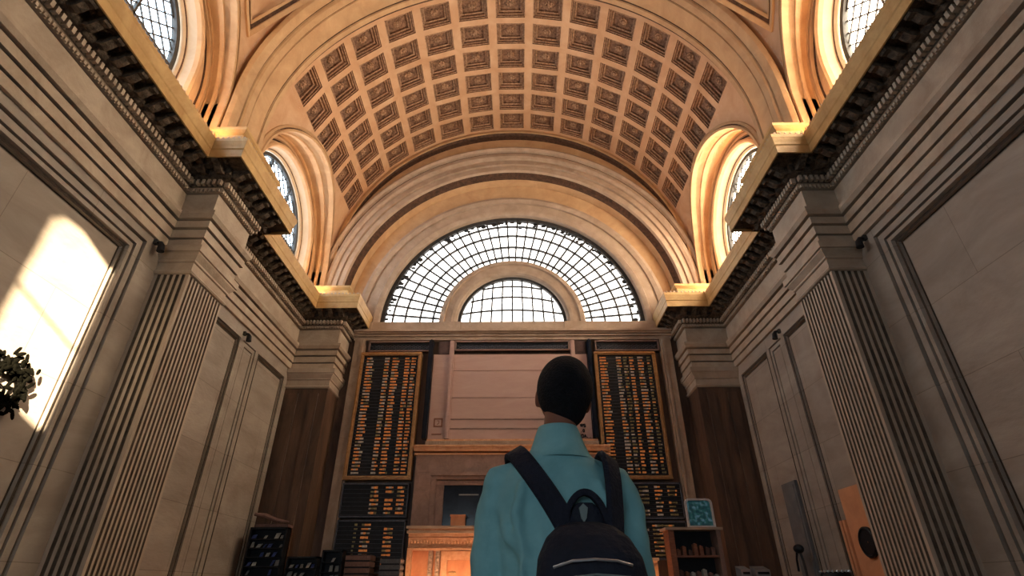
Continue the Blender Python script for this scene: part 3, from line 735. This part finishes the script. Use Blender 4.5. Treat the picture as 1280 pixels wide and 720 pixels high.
for xx in (-3.5, 3.65):
    x = MB(); x.box(xx, xx+.16, CY+.08, CY+.4, -H, 1.2); x.build('end_post', M['peach'], t)
for xx in (-2.72, -2.48, 2.4, 2.64):
    x = MB(); x.box(xx-.07, xx+.07, CY+.14, CY+.34, -H, 1.2)
    for k in range(14): x.ell((xx, CY+.13, -.8+k*.145), (.07, .04, .06), 8, 4)
    x.build('carved_baluster', M['archstone'], t)
for x0, x1 in ((-2.36, -.9), (-.75, .75), (.9, 2.3)):
    f = MB()
    for a, b_, c, d in ((x0, x1, .92, 1.18), (x0, x0+.2, -H, .92), (x1-.2, x1, -H, .92)): f.box(a, b_, CY+.16, CY+.34, c, d)
    f.build('panel_frame', M['peach'], t)
    f = MB(); f.box(x0+.2, x1-.2, CY+.26, CY+.32, -H, .92); f.build('panel', M['orange'], t)
    f = MB(); f.ell((x0+.38, CY+.25, .55), (.14, .02, .05), 10, 5); f.build('pull_handle', M['gold'], t)
x = MB(); x.box(-2.1, -1.62, CY+.05, CY+.35, 1.95, 2.28); x.box(-2.12, -1.60, CY+.03, CY+.37, 2.24, 2.3)
tag(x.build('orange_box', M['orange']), 'small orange box standing on the left end of the counter', 'box')
x = MB(); x.box(-1.2, -.55, CY+.1, CY+.4, 1.95, 2.2); x.box(-1.1, -.65, CY+.08, CY+.1, 2.0, 2.15)
tag(x.build('document_tray', M['navy']), 'low dark tray on the counter in front of the screen', 'tray')
# lamp tube hidden under the front edge of the counter top lights its face
def tube_lamp(name, label, x0, x1, y, z, power, col, aim):
    tt = thing(name, label, 'lamp', ((x0+x1)/2, y, z+H))
    a = MB(); a.bar((x0, y, z), (x1, y, z), .03, 8); a.build('housing', M['gold'], tt)
    l_ = lamp('light', 'AREA', ((x0+x1)/2, y-.05, z+H-.06), power, col, x1-x0, .12, aim=None)
    l_.rotation_euler = aim; l_.location = Vector(l_.location)-Vector(tt.location); l_.parent = tt
tube_lamp('counter_lamp', 'thin brass lamp tube in front of the ticket counter', -3.3, 3.6, 18.75, 1.0-H+.15, 130, (1, .56, .32), (radians(125), 0, 0))

# ------------------------------------------------------------------ crates, racks and stands along the end wall
def crate(x0, x1, y, z0, z1, label, m_, nslat, group=None):
    t = thing('crate_stack', label, 'crate stack', ((x0+x1)/2, y+.3, 0), group)
    b = MB(); b.box(x0+.03, x1-.03, y+.04, y+.6, z0, z1-.02); b.build('body', M['black'], t)
    hgt = (z1-z0)/nslat
    for k in range(nslat):
        b = MB(); b.box(x0, x1, y, y+.62, z0+k*hgt, z0+(k+.72)*hgt); b.box(x0+.1, x0+.2, y-.02, y, z0+k*hgt+.02, z0+(k+.6)*hgt); b.box(x1-.2, x1-.1, y-.02, y, z0+k*hgt+.02, z0+(k+.6)*hgt)
        b.build('crate', m_, t)
crate(-5.25, -4.45, 18.6, -H, 1.05, 'stack of dusty brown crates left of the ticket counter', M['crate'], 12)
crate(-4.15, -3.35-.15, 18.6, -H, .95, 'stack of dark grey trays between brown crates and the counter', M['greycrate'], 12)
rp = random.Random(11)
def rack(x0, x1, y, z1, label, rows, cols, blue, cat='display rack'):
    t = thing('leaflet_rack', label, cat, ((x0+x1)/2, y+.2, 0))
    f = MB(); f.box(x0, x1, y+.3, y+.36, -H, z1); f.box(x0, x0+.05, y, y+.36, -H, z1); f.box(x1-.05, x1, y, y+.36, -H, z1); f.box(x0, x1, y, y+.36, z1-.05, z1)
    hh = (z1+H-.1)/rows
    for r in range(rows): f.box(x0, x1, y, y+.34, -H+r*hh, -H+r*hh+.03)
    f.build('frame', M['black'], t)
    ww = (x1-x0-.1)/cols
    vis = 0
    for r in range(rows):
        if -H+(r+1)*hh < -.15: continue
        for c in range(cols):
            if rp.random() < .35: continue
            xx = x0+.05+ww*(c+.5); zz = -H+r*hh+.03; hp = hh*rp.uniform(.4, .75); wp = ww*rp.uniform(.3, .75)
            b = MB(); o_ = rp.uniform(-.04, .04)
            b.add([(xx-wp/2+o_*.5, y+.05, zz), (xx+wp/2, y+.05, zz+.01), (xx+wp/2+o_, y+.16, zz+hp), (xx-wp/2+o_, y+.16, zz+hp*.92),
                   (xx-wp/2+o_*.5, y+.09, zz), (xx+wp/2, y+.09, zz+.01), (xx+wp/2+o_, y+.20, zz+hp), (xx-wp/2+o_, y+.20, zz+hp*.92)],
                  [(0, 1, 2, 3), (7, 6, 5, 4), (0, 4, 5, 1), (1, 5, 6, 2), (2, 6, 7, 3), (3, 7, 4, 0)])
            o = b.build('leaflet', M['paperblue'] if rp.random() < blue else M['paper'])
            vis = rows-r; colr = 'blue' if o.data.materials[0] == M['paperblue'] else 'grey'
            ORD = ('first', 'second', 'third', 'fourth', 'fifth', 'sixth', 'seventh', 'eighth', 'ninth', 'tenth', 'eleventh')
            tag(o, '%s leaflet, %s from left, %s row from top, %s black rack' % (colr, ORD[c], ORD[rows-1-r], label.split()[0]), 'leaflet', 'leaflets in the %s black rack' % label.split()[0])
rack(-8.15, -7.0, 17.9, 1.75, 'tall black leaflet rack at the foot of the left corner pilaster', 11, 6, .35)
rack(-6.95, -6.0, 18.2, .95, 'low black leaflet rack beside the left corner pilaster', 8, 5, .1)
rack(-5.98, -5.32, 18.5, 1.15, 'narrow black leaflet rack next to the brown crates', 8, 3, .1)
x = MB(); x.box(-8.2, -7.15, 18.3, 18.75, 1.8, 1.88); x.tube([(-8.25, 18.2, 2.16), (-7.9, 18.2, 2.12), (-7.5, 18.2, 1.98), (-7.15, 18.3, 1.94)], [.05, .07, .06, .03], 8)
tag(x.build('rolled_banner', M['crate']), 'pale rolled banner lying on top of the tall leaflet rack', 'banner')

# kiosk on the right with tilted map screen
t = thing('kiosk_shelf', 'reddish wooden kiosk shelf right of the counter with a pale top', 'kiosk', (5.2, 17.0, 0))
KX0, KX1, KY = 4.55, 6.05, 16.8
for a, b_ in ((KX0, KX0+.16), (KX1-.12, KX1)):
    x = MB(); x.box(a, b_, KY, KY+.6, -H, 1.56); x.build('side_panel', M['wood'] if a < 5 else M['pinkd'], t)
x = MB(); x.box(KX0-.08, KX1+.08, KY-.05, KY+.66, 1.56, 1.63); x.build('top', M['archstone'], t)
x = MB(); x.box(KX0, KX1, KY+.55, KY+.6, -H, 1.56); x.build('back_panel', M['black'], t)
for z in (-.6, -.05, .22, .85):
    x = MB(); x.box(KX0+.16, KX1-.12, KY+.02, KY+.56, z, z+.05); x.build('shelf', M['wood'], t)
for z in (.27, .90, .0):
    for k in range(7):
        if rp.random() < .2: continue
        x = MB(); xx = KX0+.26+k*.165; h_ = rp.uniform(.12, .3) if z != 0 else .12; x.box(xx-.05, xx+.05, KY+.1, KY+.3, z, z+h_); x.ell((xx, KY+.2, z+h_), (.045, .08, .03), 8, 4)
        kc = rp.choice(['wood', 'crate', 'paper', 'rust']); tag(x.build('packet', M[kc]), '%s packet, %s from left on the %s shelf of the kiosk' % ({'wood': 'reddish', 'crate': 'dusty brown', 'paper': 'grey', 'rust': 'dark brown'}[kc], ('first', 'second', 'third', 'fourth', 'fifth', 'sixth', 'seventh')[k], {.27: 'middle', .90: 'upper', .0: 'lower'}[z]), 'packet', 'packets on the kiosk shelves')
t = thing('map_screen', 'white framed map screen with rounded top standing on the kiosk', 'screen', (5.65, 17.0, 1.63+H))
def rounded(x0, x1, z0, z1, r, y):
    pts = [(x0, y, z0), (x1, y, z0)]
    for k in range(6): a = pi/2*k/5; pts.append((x1-r+r*cos(a), y, z1-r+r*sin(a)))
    for k in range(6): a = pi/2+pi/2*k/5; pts.append((x0+r+r*cos(a), y, z1-r+r*sin(a)))
    return pts
x = MB(); A = rounded(5.20, 6.02, 1.63, 2.44, .13, 16.95); B = rounded(5.26, 5.96, 1.69, 2.38, .09, 16.95)
A2 = [(a, 17.03, c) for a, b, c in A]; B2 = [(a, 17.0, c) for a, b, c in B]
x.grid([B2, B, A, A2], 0, True); x.add(A2, [tuple(range(len(A2)))]); x.build('frame', M['whiteframe'], t)
x = MB(); x.add(B2, [tuple(range(len(B2)))]); x.build('display', M['screen'], t)
# steel ticket machines
for xx, lab, w_ in ((6.22, 'narrow steel ticket machine beside the kiosk', .26), (6.62, 'wider steel ticket machine with slots, right of the narrow one', .38)):
    t = thing('ticket_machine', lab, 'ticket machine', (xx+w_/2, 16.4, 0), 'steel ticket machines')
    b = MB(); b.box(xx, xx+w_, 16.2, 16.6, -H, .52); b.add([(xx, 16.2, .52), (xx+w_, 16.2, .52), (xx+w_, 16.6, .62), (xx, 16.6, .62), (xx, 16.6, .5), (xx+w_, 16.6, .5)], [(0, 1, 2, 3), (3, 2, 5, 4), (0, 3, 4), (1, 5, 2)]); b.build('body', M['steel'], t)
    for k in range(4):
        b = MB(); b.box(xx+.04, xx+w_-.04, 16.17, 16.2, .02+k*.13, .08+k*.13); b.build('slot', M['black'], t)
# peach stone cabinet behind the person's shoulder
t = thing('stone_cabinet', 'glowing peach stone cabinet between counter and kiosk', 'cabinet', (4.0, 18.2, 0))
x = MB(); x.box(3.55, 4.42, 18.0, 18.6, -H, .82); x.build('body', M['peach'], t)
for z in (-.2, .28): 
    for a in (3.6, 4.02):
        x = MB(); x.box(a, a+.36, 17.97, 18.0, z, z+.42); x.box(a+.06, a+.30, 17.95, 17.97, z+.06, z+.36); x.build('door', M['peach'], t)
x = MB(); x.box(3.5, 4.46, 17.94, 18.62, .82, .90); x.build('top', M['archstone'], t)
lamp_t = thing('cabinet_lamp', 'small brass lamp in front of the peach cabinet', 'lamp', (4.0, 17.3, .6))
x = MB(); x.bar((3.8, 17.3, .6-H), (4.2, 17.3, .6-H), .03, 8); x.build('housing', M['gold'], lamp_t)
q = lamp('light', 'AREA', (0, .08, .04), 16, (1, .5, .22), .6, .1); q.rotation_euler = (radians(110), 0, 0); q.parent = lamp_t

# ------------------------------------------------------------------ right wall fittings
t = thing('copper_wall_panel', 'warm copper brown panel on the right wall beside the pilaster', 'panel', (8.45, 13.4, 0))
x = MB(); x.box(8.36, 8.52, 12.62, 14.3, -H, 2.25); x.build('leaf', M['copper'], t)
for y in (14.3, 14.45): 
    x = MB(); x.box(8.30, 8.5, y, y+.09, -H, 1.55); x.build('edge_strip', M['copper'], t)
x = MB(); rows = [[(xx, 13.62+r*cos(2*pi*k/28), 1.0+r*sin(2*pi*k/28)) for k in range(28)] for xx, r in ((8.37, .33), (8.30, .33), (8.28, .29), (8.32, .27), (8.32, .02))]; x.grid(rows, 0, True)
x.build('round_port', M['black'], t, smooth=30)
t = thing('wall_telephone_post', 'slim black post with hooded head against the right wall', 'post', (8.2, 16.0, 0))
x = MB(); x.tube([(8.2, 16.6, -H), (8.15, 16.6, .75), (8.12, 16.6, .95)], .035, 8); x.build('pole', M['iron'], t)
x = MB(); x.ell((8.10, 16.6, 1.05), (.12, .22, .12), 12, 8); x.tube([(8.1, 16.75, 1.0), (8.12, 16.9, .8), (8.12, 16.95, .5)], .03, 6); x.build('hood', M['black'], t, smooth=60)
t = thing('grey_cabinet_door', 'grey blue metal door on the right wall behind the black post', 'door panel', (8.4, 16.8, 0))
x = MB(); x.box(8.46, 8.54, 16.6, 17.5, -H, 2.9); x.box(8.44, 8.46, 16.7, 17.4, -.9, 2.8); x.build('leaf', M['greydoor'], t)
t = thing('black_litter_bin', 'black bin with studded steel rim standing by the right wall', 'bin', (7.95, 14.7, 0))
x = MB(); x.tube([(7.95, 14.7, -H), (7.95, 14.7, -.5), (7.95, 14.7, .38), (7.95, 14.7, .42)], [.26, .3, .33, .3], 24); x.build('body', M['black'], t, smooth=40)
x = MB()
for k in range(20): x.ell((7.95+.33*cos(k*pi/10), 14.7+.33*sin(k*pi/10), .43), (.03, .03, .03), 6, 4)
x.build('studded_rim', M['steel'], t)

# small black spotlights on the panel corners under the architrave
for (yy, zz, where) in ((10.32, 7.28, 'near the front edge of the fluted pilaster'), (12.78, 7.22, 'just beyond the fluted pilaster'), (15.15, 7.12, 'over the middle wall strip')):
    for s, side in SIDES:
        t = thing('wall_spotlight', 'small black spotlight on the %s wall %s' % (side, where), 'spotlight', (s*8.4, yy, zz+H))
        x = MB(); x.box(s*8.42, s*8.51, yy-.05, yy+.05, zz-.06, zz+.06); x.build('bracket', M['iron'], t)
        x = MB(); x.tube([(s*8.42, yy, zz), (s*8.34, yy, zz-.02), (s*8.30, yy, zz-.10), (s*8.28, yy, zz-.26)], [.03, .05, .075, .085], 12); x.build('lamp_head', M['black'], t, smooth=50)
# near-black leaves standing in for an unidentified leafy shape on the left wall
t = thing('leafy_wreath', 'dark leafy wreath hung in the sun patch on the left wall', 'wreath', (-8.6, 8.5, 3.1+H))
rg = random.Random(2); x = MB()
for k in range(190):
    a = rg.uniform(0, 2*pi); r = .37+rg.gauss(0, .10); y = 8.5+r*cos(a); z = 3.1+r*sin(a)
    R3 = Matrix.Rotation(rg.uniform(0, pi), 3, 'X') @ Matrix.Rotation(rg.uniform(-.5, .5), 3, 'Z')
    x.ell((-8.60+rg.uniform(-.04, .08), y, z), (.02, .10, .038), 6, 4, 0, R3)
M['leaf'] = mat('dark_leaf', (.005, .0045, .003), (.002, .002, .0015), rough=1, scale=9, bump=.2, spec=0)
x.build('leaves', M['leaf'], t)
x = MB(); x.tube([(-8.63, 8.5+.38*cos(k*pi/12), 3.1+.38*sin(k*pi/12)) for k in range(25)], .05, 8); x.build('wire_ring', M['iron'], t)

# ------------------------------------------------------------------ entrance wall behind the camera with a tall window
EY = -14.0
x = MB(); WX0, WX1, WZ0, WZ1 = 3.54, 4.50, 10.5, 13.95
xs = [-9.5, WX0, WX1, 9.5]; zs = [-H, WZ0, WZ1, 22]
for i in range(3):
    for j in range(3):
        if i == 1 and j == 1: continue
        x.add([(xs[i], EY, zs[j]), (xs[i+1], EY, zs[j]), (xs[i+1], EY, zs[j+1]), (xs[i], EY, zs[j+1])], [(0, 1, 2, 3)])
x.add([(WX0-.01, EY, WZ1+.01), (WX0-.01, EY, WZ1-.5), (WX0+.12, EY, WZ1-.18), (WX0+.35, EY, WZ1-.02), (WX0+.4, EY, WZ1+.01)], [(0, 1, 2, 3, 4)])
x.box(WX0, WX1, EY-.04, EY, 12.05, 12.11)
struct(x.build('wall_front', M['brown']), 'entrance wall behind the viewer with a tall window', 'wall')  # out of view; brown chosen to reduce light bounced down the hall

# ------------------------------------------------------------------ the person seen from behind (heights from the floor)
M['jacket'] = mat('teal_cotton', (.27, .55, .57), (.18, .41, .44), rough=.75, scale=5, bump=.25, fine=7)
M['hair'] = mat('short_black_hair', (.010, .010, .014), (.004, .004, .006), rough=.75, scale=40, bump=.6, fine=160)
M['skin'] = mat('brown_skin', (.30, .12, .075), (.24, .09, .055), rough=.5, scale=8, bump=.05, fine=60)
M['denim'] = mat('dark_denim', (.03, .035, .055), (.02, .024, .04), rough=.85, scale=20, bump=.2, fine=80)
M['shoe'] = mat('black_leather', (.02, .02, .02), rough=.5, scale=10)
M['pack'] = mat('navy_nylon', (.016, .019, .034), (.010, .012, .022), rough=.7, scale=12, bump=.3, fine=40)
M['strapm'] = mat('navy_webbing', (.018, .020, .036), (.012, .014, .024), rough=.8, scale=30, bump=.35, fine=120)
M['emblem'] = mat('grey_emblem', (.22, .27, .26), rough=.5, scale=20, bump=0)
PX, PY_ = .315, 1.60
person = thing('person', 'person seen from behind in a teal jacket looking up, dark backpack on back', 'person', (PX, PY_, 0))
def loft(mb, rings, n=28, e=2.3):
    rows = []
    for z, cx, cy, rx, ry in rings:
        row = []
        for k in range(n):
            a = 2*pi*k/n; c, s_ = cos(a), sin(a)
            row.append((cx+rx*math.copysign(abs(c)**(2/e), c), cy+ry*math.copysign(abs(s_)**(2/e), s_), z))
        rows.append(row)
    mb.grid(rows, 0, True); o = len(mb.v)-n*len(rings)
    mb.f += [tuple(o+i for i in reversed(range(n))), tuple(o+(len(rings)-1)*n+i for i in range(n))]; mb.m += [0, 0]
def fuse(mb, name, m_, parent, voxel, it):
    o = mb.build(name, m_, parent, lift=0)
    r = o.modifiers.new('fuse', 'REMESH'); r.mode = 'VOXEL'; r.voxel_size = voxel; r.use_smooth_shade = True
    s_ = o.modifiers.new('smooth', 'SMOOTH'); s_.iterations = it; s_.factor = .5
    return o
# body: legs, torso core, neck, head, arms and hands in one surface
b = MB()
loft(b, [(.84, PX, PY_, .13, .10), (.95, PX, PY_, .15, .11), (1.1, PX, PY_, .13, .095), (1.3, PX, PY_, .15, .10), (1.42, PX, PY_, .12, .08), (1.46, PX, PY_, .06, .055)])
for s in (-1, 1):
    b.tube([(PX+s*.085, PY_, .90), (PX+s*.09, PY_+.01, .50), (PX+s*.095, PY_-.01, .34), (PX+s*.10, PY_-.02, .08)], [.085, .055, .056, .036], 16)
    b.ell((PX+s*.105, PY_+.05, .045), (.042, .12, .04), 14, 8)
    W = Vector((PX+s*.205, PY_+.07, .86))
    b.tube([(PX+s*.145, PY_, 1.385), (PX+s*.178, PY_-.005, 1.10), tuple(W)], [.042, .034, .024], 14)
    b.tube([tuple(W), tuple(W+Vector((0, .012, -.05))), tuple(W+Vector((0, .02, -.095)))], [.024, .032, .030], 12)     # palm
    for k, L in enumerate((.066, .076, .072, .056)):
        r0 = W+Vector((-s*.004, -.012+k*.019+.012-.02, -.09)); r1 = r0+Vector((-s*.004, .004, -L*.5)); r2 = r1+Vector((-s*.014, .004, -L*.42)); r3 = r2+Vector((-s*.014, 0, -L*.22))
        b.tube([tuple(r0), tuple(r1), tuple(r2), tuple(r3)], [.0095, .009, .008, .007], 8)
    r0 = W+Vector((-s*.006, .03, -.04)); b.tube([tuple(r0), tuple(r0+Vector((-s*.012, .022, -.03))), tuple(r0+Vector((-s*.018, .028, -.062)))], [.012, .011, .009], 8)
HX, HY, HZ = .347, 1.622, 1.648
b.tube([(PX+.005, PY_-.005, 1.42), (.325, 1.60, 1.50), (.335, 1.612, 1.58)], [.058, .050, .050], 18)
RT = Matrix.Rotation(radians(7), 3, 'Y') @ Matrix.Rotation(radians(20), 3, 'X')
b.ell((HX, HY, HZ), (.078, .096, .105), 28, 18, 0, RT)
def hp(x, y, z): return tuple(Vector((HX, HY, HZ))+RT @ Vector((x, y, z)))
b.ell(hp(0, .045, -.055), (.055, .052, .058), 20, 12, 0, RT)           # jaw
b.ell(hp(0, .098, -.018), (.013, .02, .024), 12, 8, 0, RT); b.ell(hp(0, .10, -.03), (.018, .014, .011), 12, 8, 0, RT)   # nose
b.ell(hp(0, .093, -.058), (.025, .01, .006), 12, 6, 0, RT); b.ell(hp(0, .091, -.068), (.022, .011, .007), 12, 6, 0, RT) # lips
b.ell(hp(0, .085, .022), (.055, .018, .012), 14, 6, 0, RT)             # brow
for s in (-1, 1): b.ell(hp(s*.079, -.002, -.022), (.010, .020, .033), 12, 10, 0, RT)    # ears
body = fuse(b, 'body', M['skin'], person, .0055, 4)
for s in (-1, 1):
    e = MB(); e.ell(hp(s*.032, .084, 0), (.012, .009, .008), 12, 8); e.build('eye', M['whiteframe'], person, lift=0, smooth=80)
# hair cap
hr = MB()
hr.ell(hp(.002, -.014, .014), (.0885, .098, .106), 36, 24, 0, RT)
hr.ell(hp(.010, -.034, -.030), (.066, .068, .078), 30, 18, 0, RT)
hr.ell(hp(-.006, -.036, -.080), (.037, .040, .040), 24, 14, 0, RT)
hair = fuse(hr, 'hair', M['hair'], person, .006, 6)
# jacket
j = MB()
loft(j, [(.80, PX, PY_, .185, .135), (.95, PX, PY_, .175, .13), (1.12, PX, PY_, .17, .125), (1.26, PX, PY_, .182, .13), (1.34, PX, PY_, .188, .125), (1.39, PX, PY_, .165, .105), (1.43, PX, PY_-.002, .115, .085), (1.462, PX+.003, PY_, .075, .07), (1.475, PX+.005, PY_, .06, .06)], 36)
for s in (-1, 1):
    j.tube([(PX+s*.10, PY_, 1.392), (PX+s*.155, PY_, 1.372), (PX+s*.178, PY_, 1.30), (PX+s*.188, PY_-.005, 1.20), (PX+s*.192, PY_-.008, 1.10), (PX+s*.20, PY_+.03, .97), (PX+s*.207, PY_+.066, .875)], [.05, .058, .058, .052, .052, .047, .042], 20)
    for z, q in ((1.13, .056), (1.06, .055), (.95, .05)):      # sleeve folds
        j.ell((PX+s*.195, PY_+(.0 if z > 1 else .04), z), (q, q+.006, .012), 18, 8, 0, Matrix.Rotation(s*.35, 3, 'Y'))
rg = random.Random(8)
for k in range(7):             # soft folds down the back
    a = rg.uniform(-.13, .13); z = rg.uniform(1.0, 1.3); j.tube([(PX+a, PY_-.115, z), (PX+a*.8+.01, PY_-.123, z-.09), (PX+a*.7, PY_-.115, z-.18)], .012, 8)
for s in (-1, 1):              # gathered cloth at the shoulder blades and below the arms
    j.tube([(PX+s*.10, PY_-.105, 1.36), (PX+s*.12, PY_-.118, 1.28), (PX+s*.10, PY_-.122, 1.18), (PX+s*.12, PY_-.12, 1.05)], [.012, .018, .015, .010], 8)
    j.tube([(PX+s*.165, PY_-.06, 1.30), (PX+s*.14, PY_-.10, 1.22), (PX+s*.09, PY_-.12, 1.15)], [.012, .014, .008], 8)
jk = fuse(j, 'jacket', M['jacket'], person, .0075, 5)
tx = bpy.data.textures.new('cloth_folds', 'CLOUDS'); tx.noise_scale = .09; tx.noise_depth = 1
dm = jk.modifiers.new('folds', 'DISPLACE'); dm.texture = tx; dm.strength = .022; dm.mid_level = .5; dm.texture_coords = 'LOCAL'
co = MB(); n = 36; rows = []
for dz, r in ((-.03, .100), (-.005, .086), (.025, .074), (.055, .064), (.070, .058), (.072, .053), (.05, .052), (.0, .06)):
    rows.append([(.322+r*cos(2*pi*k/n)*1.02, PY_+.002+r*sin(2*pi*k/n)*1.0, 1.462+dz-.022*max(0, sin(2*pi*k/n))) for k in range(n)])
co.grid(rows, 0, True); co.build('collar', M['jacket'], person, lift=0, smooth=60)
for s in (-1, 1):
    f = MB(); f.tube([(PX+s*.205, PY_+.062, .885), (PX+s*.208, PY_+.07, .855)], [.044, .042], 18); f.build('cuff', M['jacket'], person, lift=0, smooth=50)
tr = MB(); loft(tr, [(.74, PX, PY_, .165, .12), (.85, PX, PY_, .172, .12), (.98, PX, PY_, .16, .115)])
for s in (-1, 1): tr.tube([(PX+s*.085, PY_, .84), (PX+s*.09, PY_+.01, .5), (PX+s*.10, PY_-.015, .09)], [.10, .078, .065], 20)
fuse(tr, 'trousers', M['denim'], person, .01, 4)
for s in (-1, 1):
    h = MB(); h.ell((PX+s*.105, PY_+.05, .06), (.052, .14, .055), 20, 10); h.box(PX+s*.105-.045, PX+s*.105+.045, PY_-.08, PY_+.17, 0, .03); h.build('shoe', M['shoe'], person, lift=0, smooth=60)

# backpack worn on the back
BX, BY = .372, 1.405
pk = thing('backpack', 'dark navy backpack with padded straps worn on the back', 'backpack', (BX, BY, .86))
b = MB()
loft(b, [(.86, BX, BY, .115, .05), (.88, BX, BY, .132, .072), (1.0, BX, BY, .136, .078), (1.10, BX, BY, .134, .076), (1.17, BX-.002, BY+.004, .124, .068), (1.215, BX-.004, BY+.012, .100, .054), (1.24, BX-.006, BY+.02, .07, .038), (1.25, BX-.006, BY+.024, .035, .02)], 40, 2.9)
fuse(b, 'main_bag', M['pack'], pk, .006, 5)
b = MB()
loft(b, [(.89, BX, BY-.07, .09, .02), (.92, BX, BY-.072, .105, .03), (1.06, BX, BY-.072, .105, .03), (1.09, BX, BY-.07, .09, .018)], 30, 3)
fuse(b, 'front_pocket', M['pack'], pk, .006, 4)
b = MB(); b.tube([(BX-.092, BY-.060, 1.148), (BX-.05, BY-.081, 1.160), (BX, BY-.086, 1.163), (BX+.05, BY-.081, 1.160), (BX+.085, BY-.066, 1.152)], .0032, 6); b.build('zip', M['steel'], pk, lift=0)
b = MB(); b.tube([(BX-.05, BY-.088, 1.128), (BX, BY-.092, 1.133), (BX+.075, BY-.086, 1.128)], .0025, 6); b.build('zip', M['emblem'], pk, lift=0)
def ribbon(name, pts, wid, th, m_, ref, parent, sub=6):
    P = [Vector(p) for p in pts]; S = []
    for i in range(len(P)-1):
        p0, p1, p2, p3 = P[max(i-1, 0)], P[i], P[i+1], P[min(i+2, len(P)-1)]
        for k in range(sub):
            t = k/sub; S.append(.5*((2*p1)+(-p0+p2)*t+(2*p0-5*p1+4*p2-p3)*t*t+(-p0+3*p1-3*p2+p3)*t**3))
    S.append(P[-1]); rows = []
    for i, p in enumerate(S):
        t = (S[min(i+1, len(S)-1)]-S[max(i-1, 0)]).normalized(); o = p-Vector(ref); o = (o-t*o.dot(t)).normalized(); w_ = t.cross(o)
        sec = [(-.5, 0), (-.5, .6), (-.42, 1), (.42, 1), (.5, .6), (.5, 0), (.42, -.3), (-.42, -.3)]
        rows.append([tuple(p+w_*(a*wid)+o*(c*th)) for a, c in sec])
    r = MB(); r.grid(rows, 0, True); n_ = len(rows); r.f += [tuple(range(8)), tuple(reversed(range(8*(n_-1), 8*n_)))]; r.m += [0, 0]
    return r.build(name, m_, parent, lift=0, smooth=50)
ref = (PX, PY_, 1.24)
ribbon('shoulder_strap', [(.225, 1.735, 1.22), (.205, 1.725, 1.33), (.192, 1.67, 1.432), (.190, 1.60, 1.452), (.205, 1.53, 1.43), (.245, 1.485, 1.37), (.290, 1.462, 1.30), (.325, 1.448, 1.235), (.335, 1.44, 1.19)], .058, .014, M['strapm'], ref, pk)
ribbon('shoulder_strap', [(.43, 1.735, 1.22), (.445, 1.725, 1.33), (.452, 1.67, 1.42), (.455, 1.60, 1.437), (.455, 1.53, 1.415), (.452, 1.485, 1.36), (.446, 1.46, 1.28), (.435, 1.44, 1.19)], .055, .014, M['strapm'], ref, pk)
ribbon('grab_handle', [(.318, 1.445, 1.215), (.335, 1.44, 1.288), (.37, 1.438, 1.318), (.405, 1.44, 1.292), (.43, 1.445, 1.22)], .026, .012, M['strapm'], (.372, 1.438, 1.2), pk)
b = MB(); b.add([(BX-.018+a, BY+.022, 1.272+c) for a, c in ((0, .012), (.004, -.012), (.011, -.022), (.018, -.012), (.022, .012), (.011, .022))]+[(BX-.018+a, BY+.032, 1.272+c) for a, c in ((0, .012), (.004, -.012), (.011, -.022), (.018, -.012), (.022, .012), (.011, .022))],
    [(0, 1, 2, 3, 4, 5)]+[(i, (i+1) % 6, (i+1) % 6+6, i+6) for i in range(6)]+[(11, 10, 9, 8, 7, 6)])
b.build('emblem', M['emblem'], pk, lift=0)
b = MB(); loft(b, [(1.19, BX, BY+.045, .06, .012), (1.26, BX, BY+.045, .05, .012), (1.285, BX, BY+.045, .036, .012), (1.298, BX, BY+.045, .02, .01)], 20); b.build('back_yoke', M['pack'], pk, lift=0)
# unseen door-shaped glowing panels, added behind the camera as cool fill light
M['glow_door'] = mat('entrance_glass_daylight', (.8, .8, .8), rough=.4, bump=0, emit=(.72, .88, 1), estr=FILL_GLOW)
for k in range(2):
    x0 = -6.8+k*3.2
    g = MB(); g.add([(x0, EY+.05, -H+.3), (x0+2.7, EY+.05, -H+.3), (x0+2.7, EY+.05, 5.0), (x0, EY+.05, 5.0)], [(0, 1, 2, 3)])
    d = g.build('door_%d' % (k+1), M['glow_door']); struct(d, 'tall glazed entrance door behind the viewer', 'door')
    f = MB()
    for a, b_, c, e in ((x0-.15, x0, -H, 5.15), (x0+2.7, x0+2.85, -H, 5.15), (x0, x0+2.7, 5.0, 5.15), (x0, x0+2.7, -H, -H+.3), (x0+1.3, x0+1.4, -H, 5.0), (x0, x0+2.7, 1.6, 1.75)): f.box(a, b_, EY, EY+.15, c, e)
    f.build('door_frame', M['iron'], d)  # unseen frame of the added fill panel
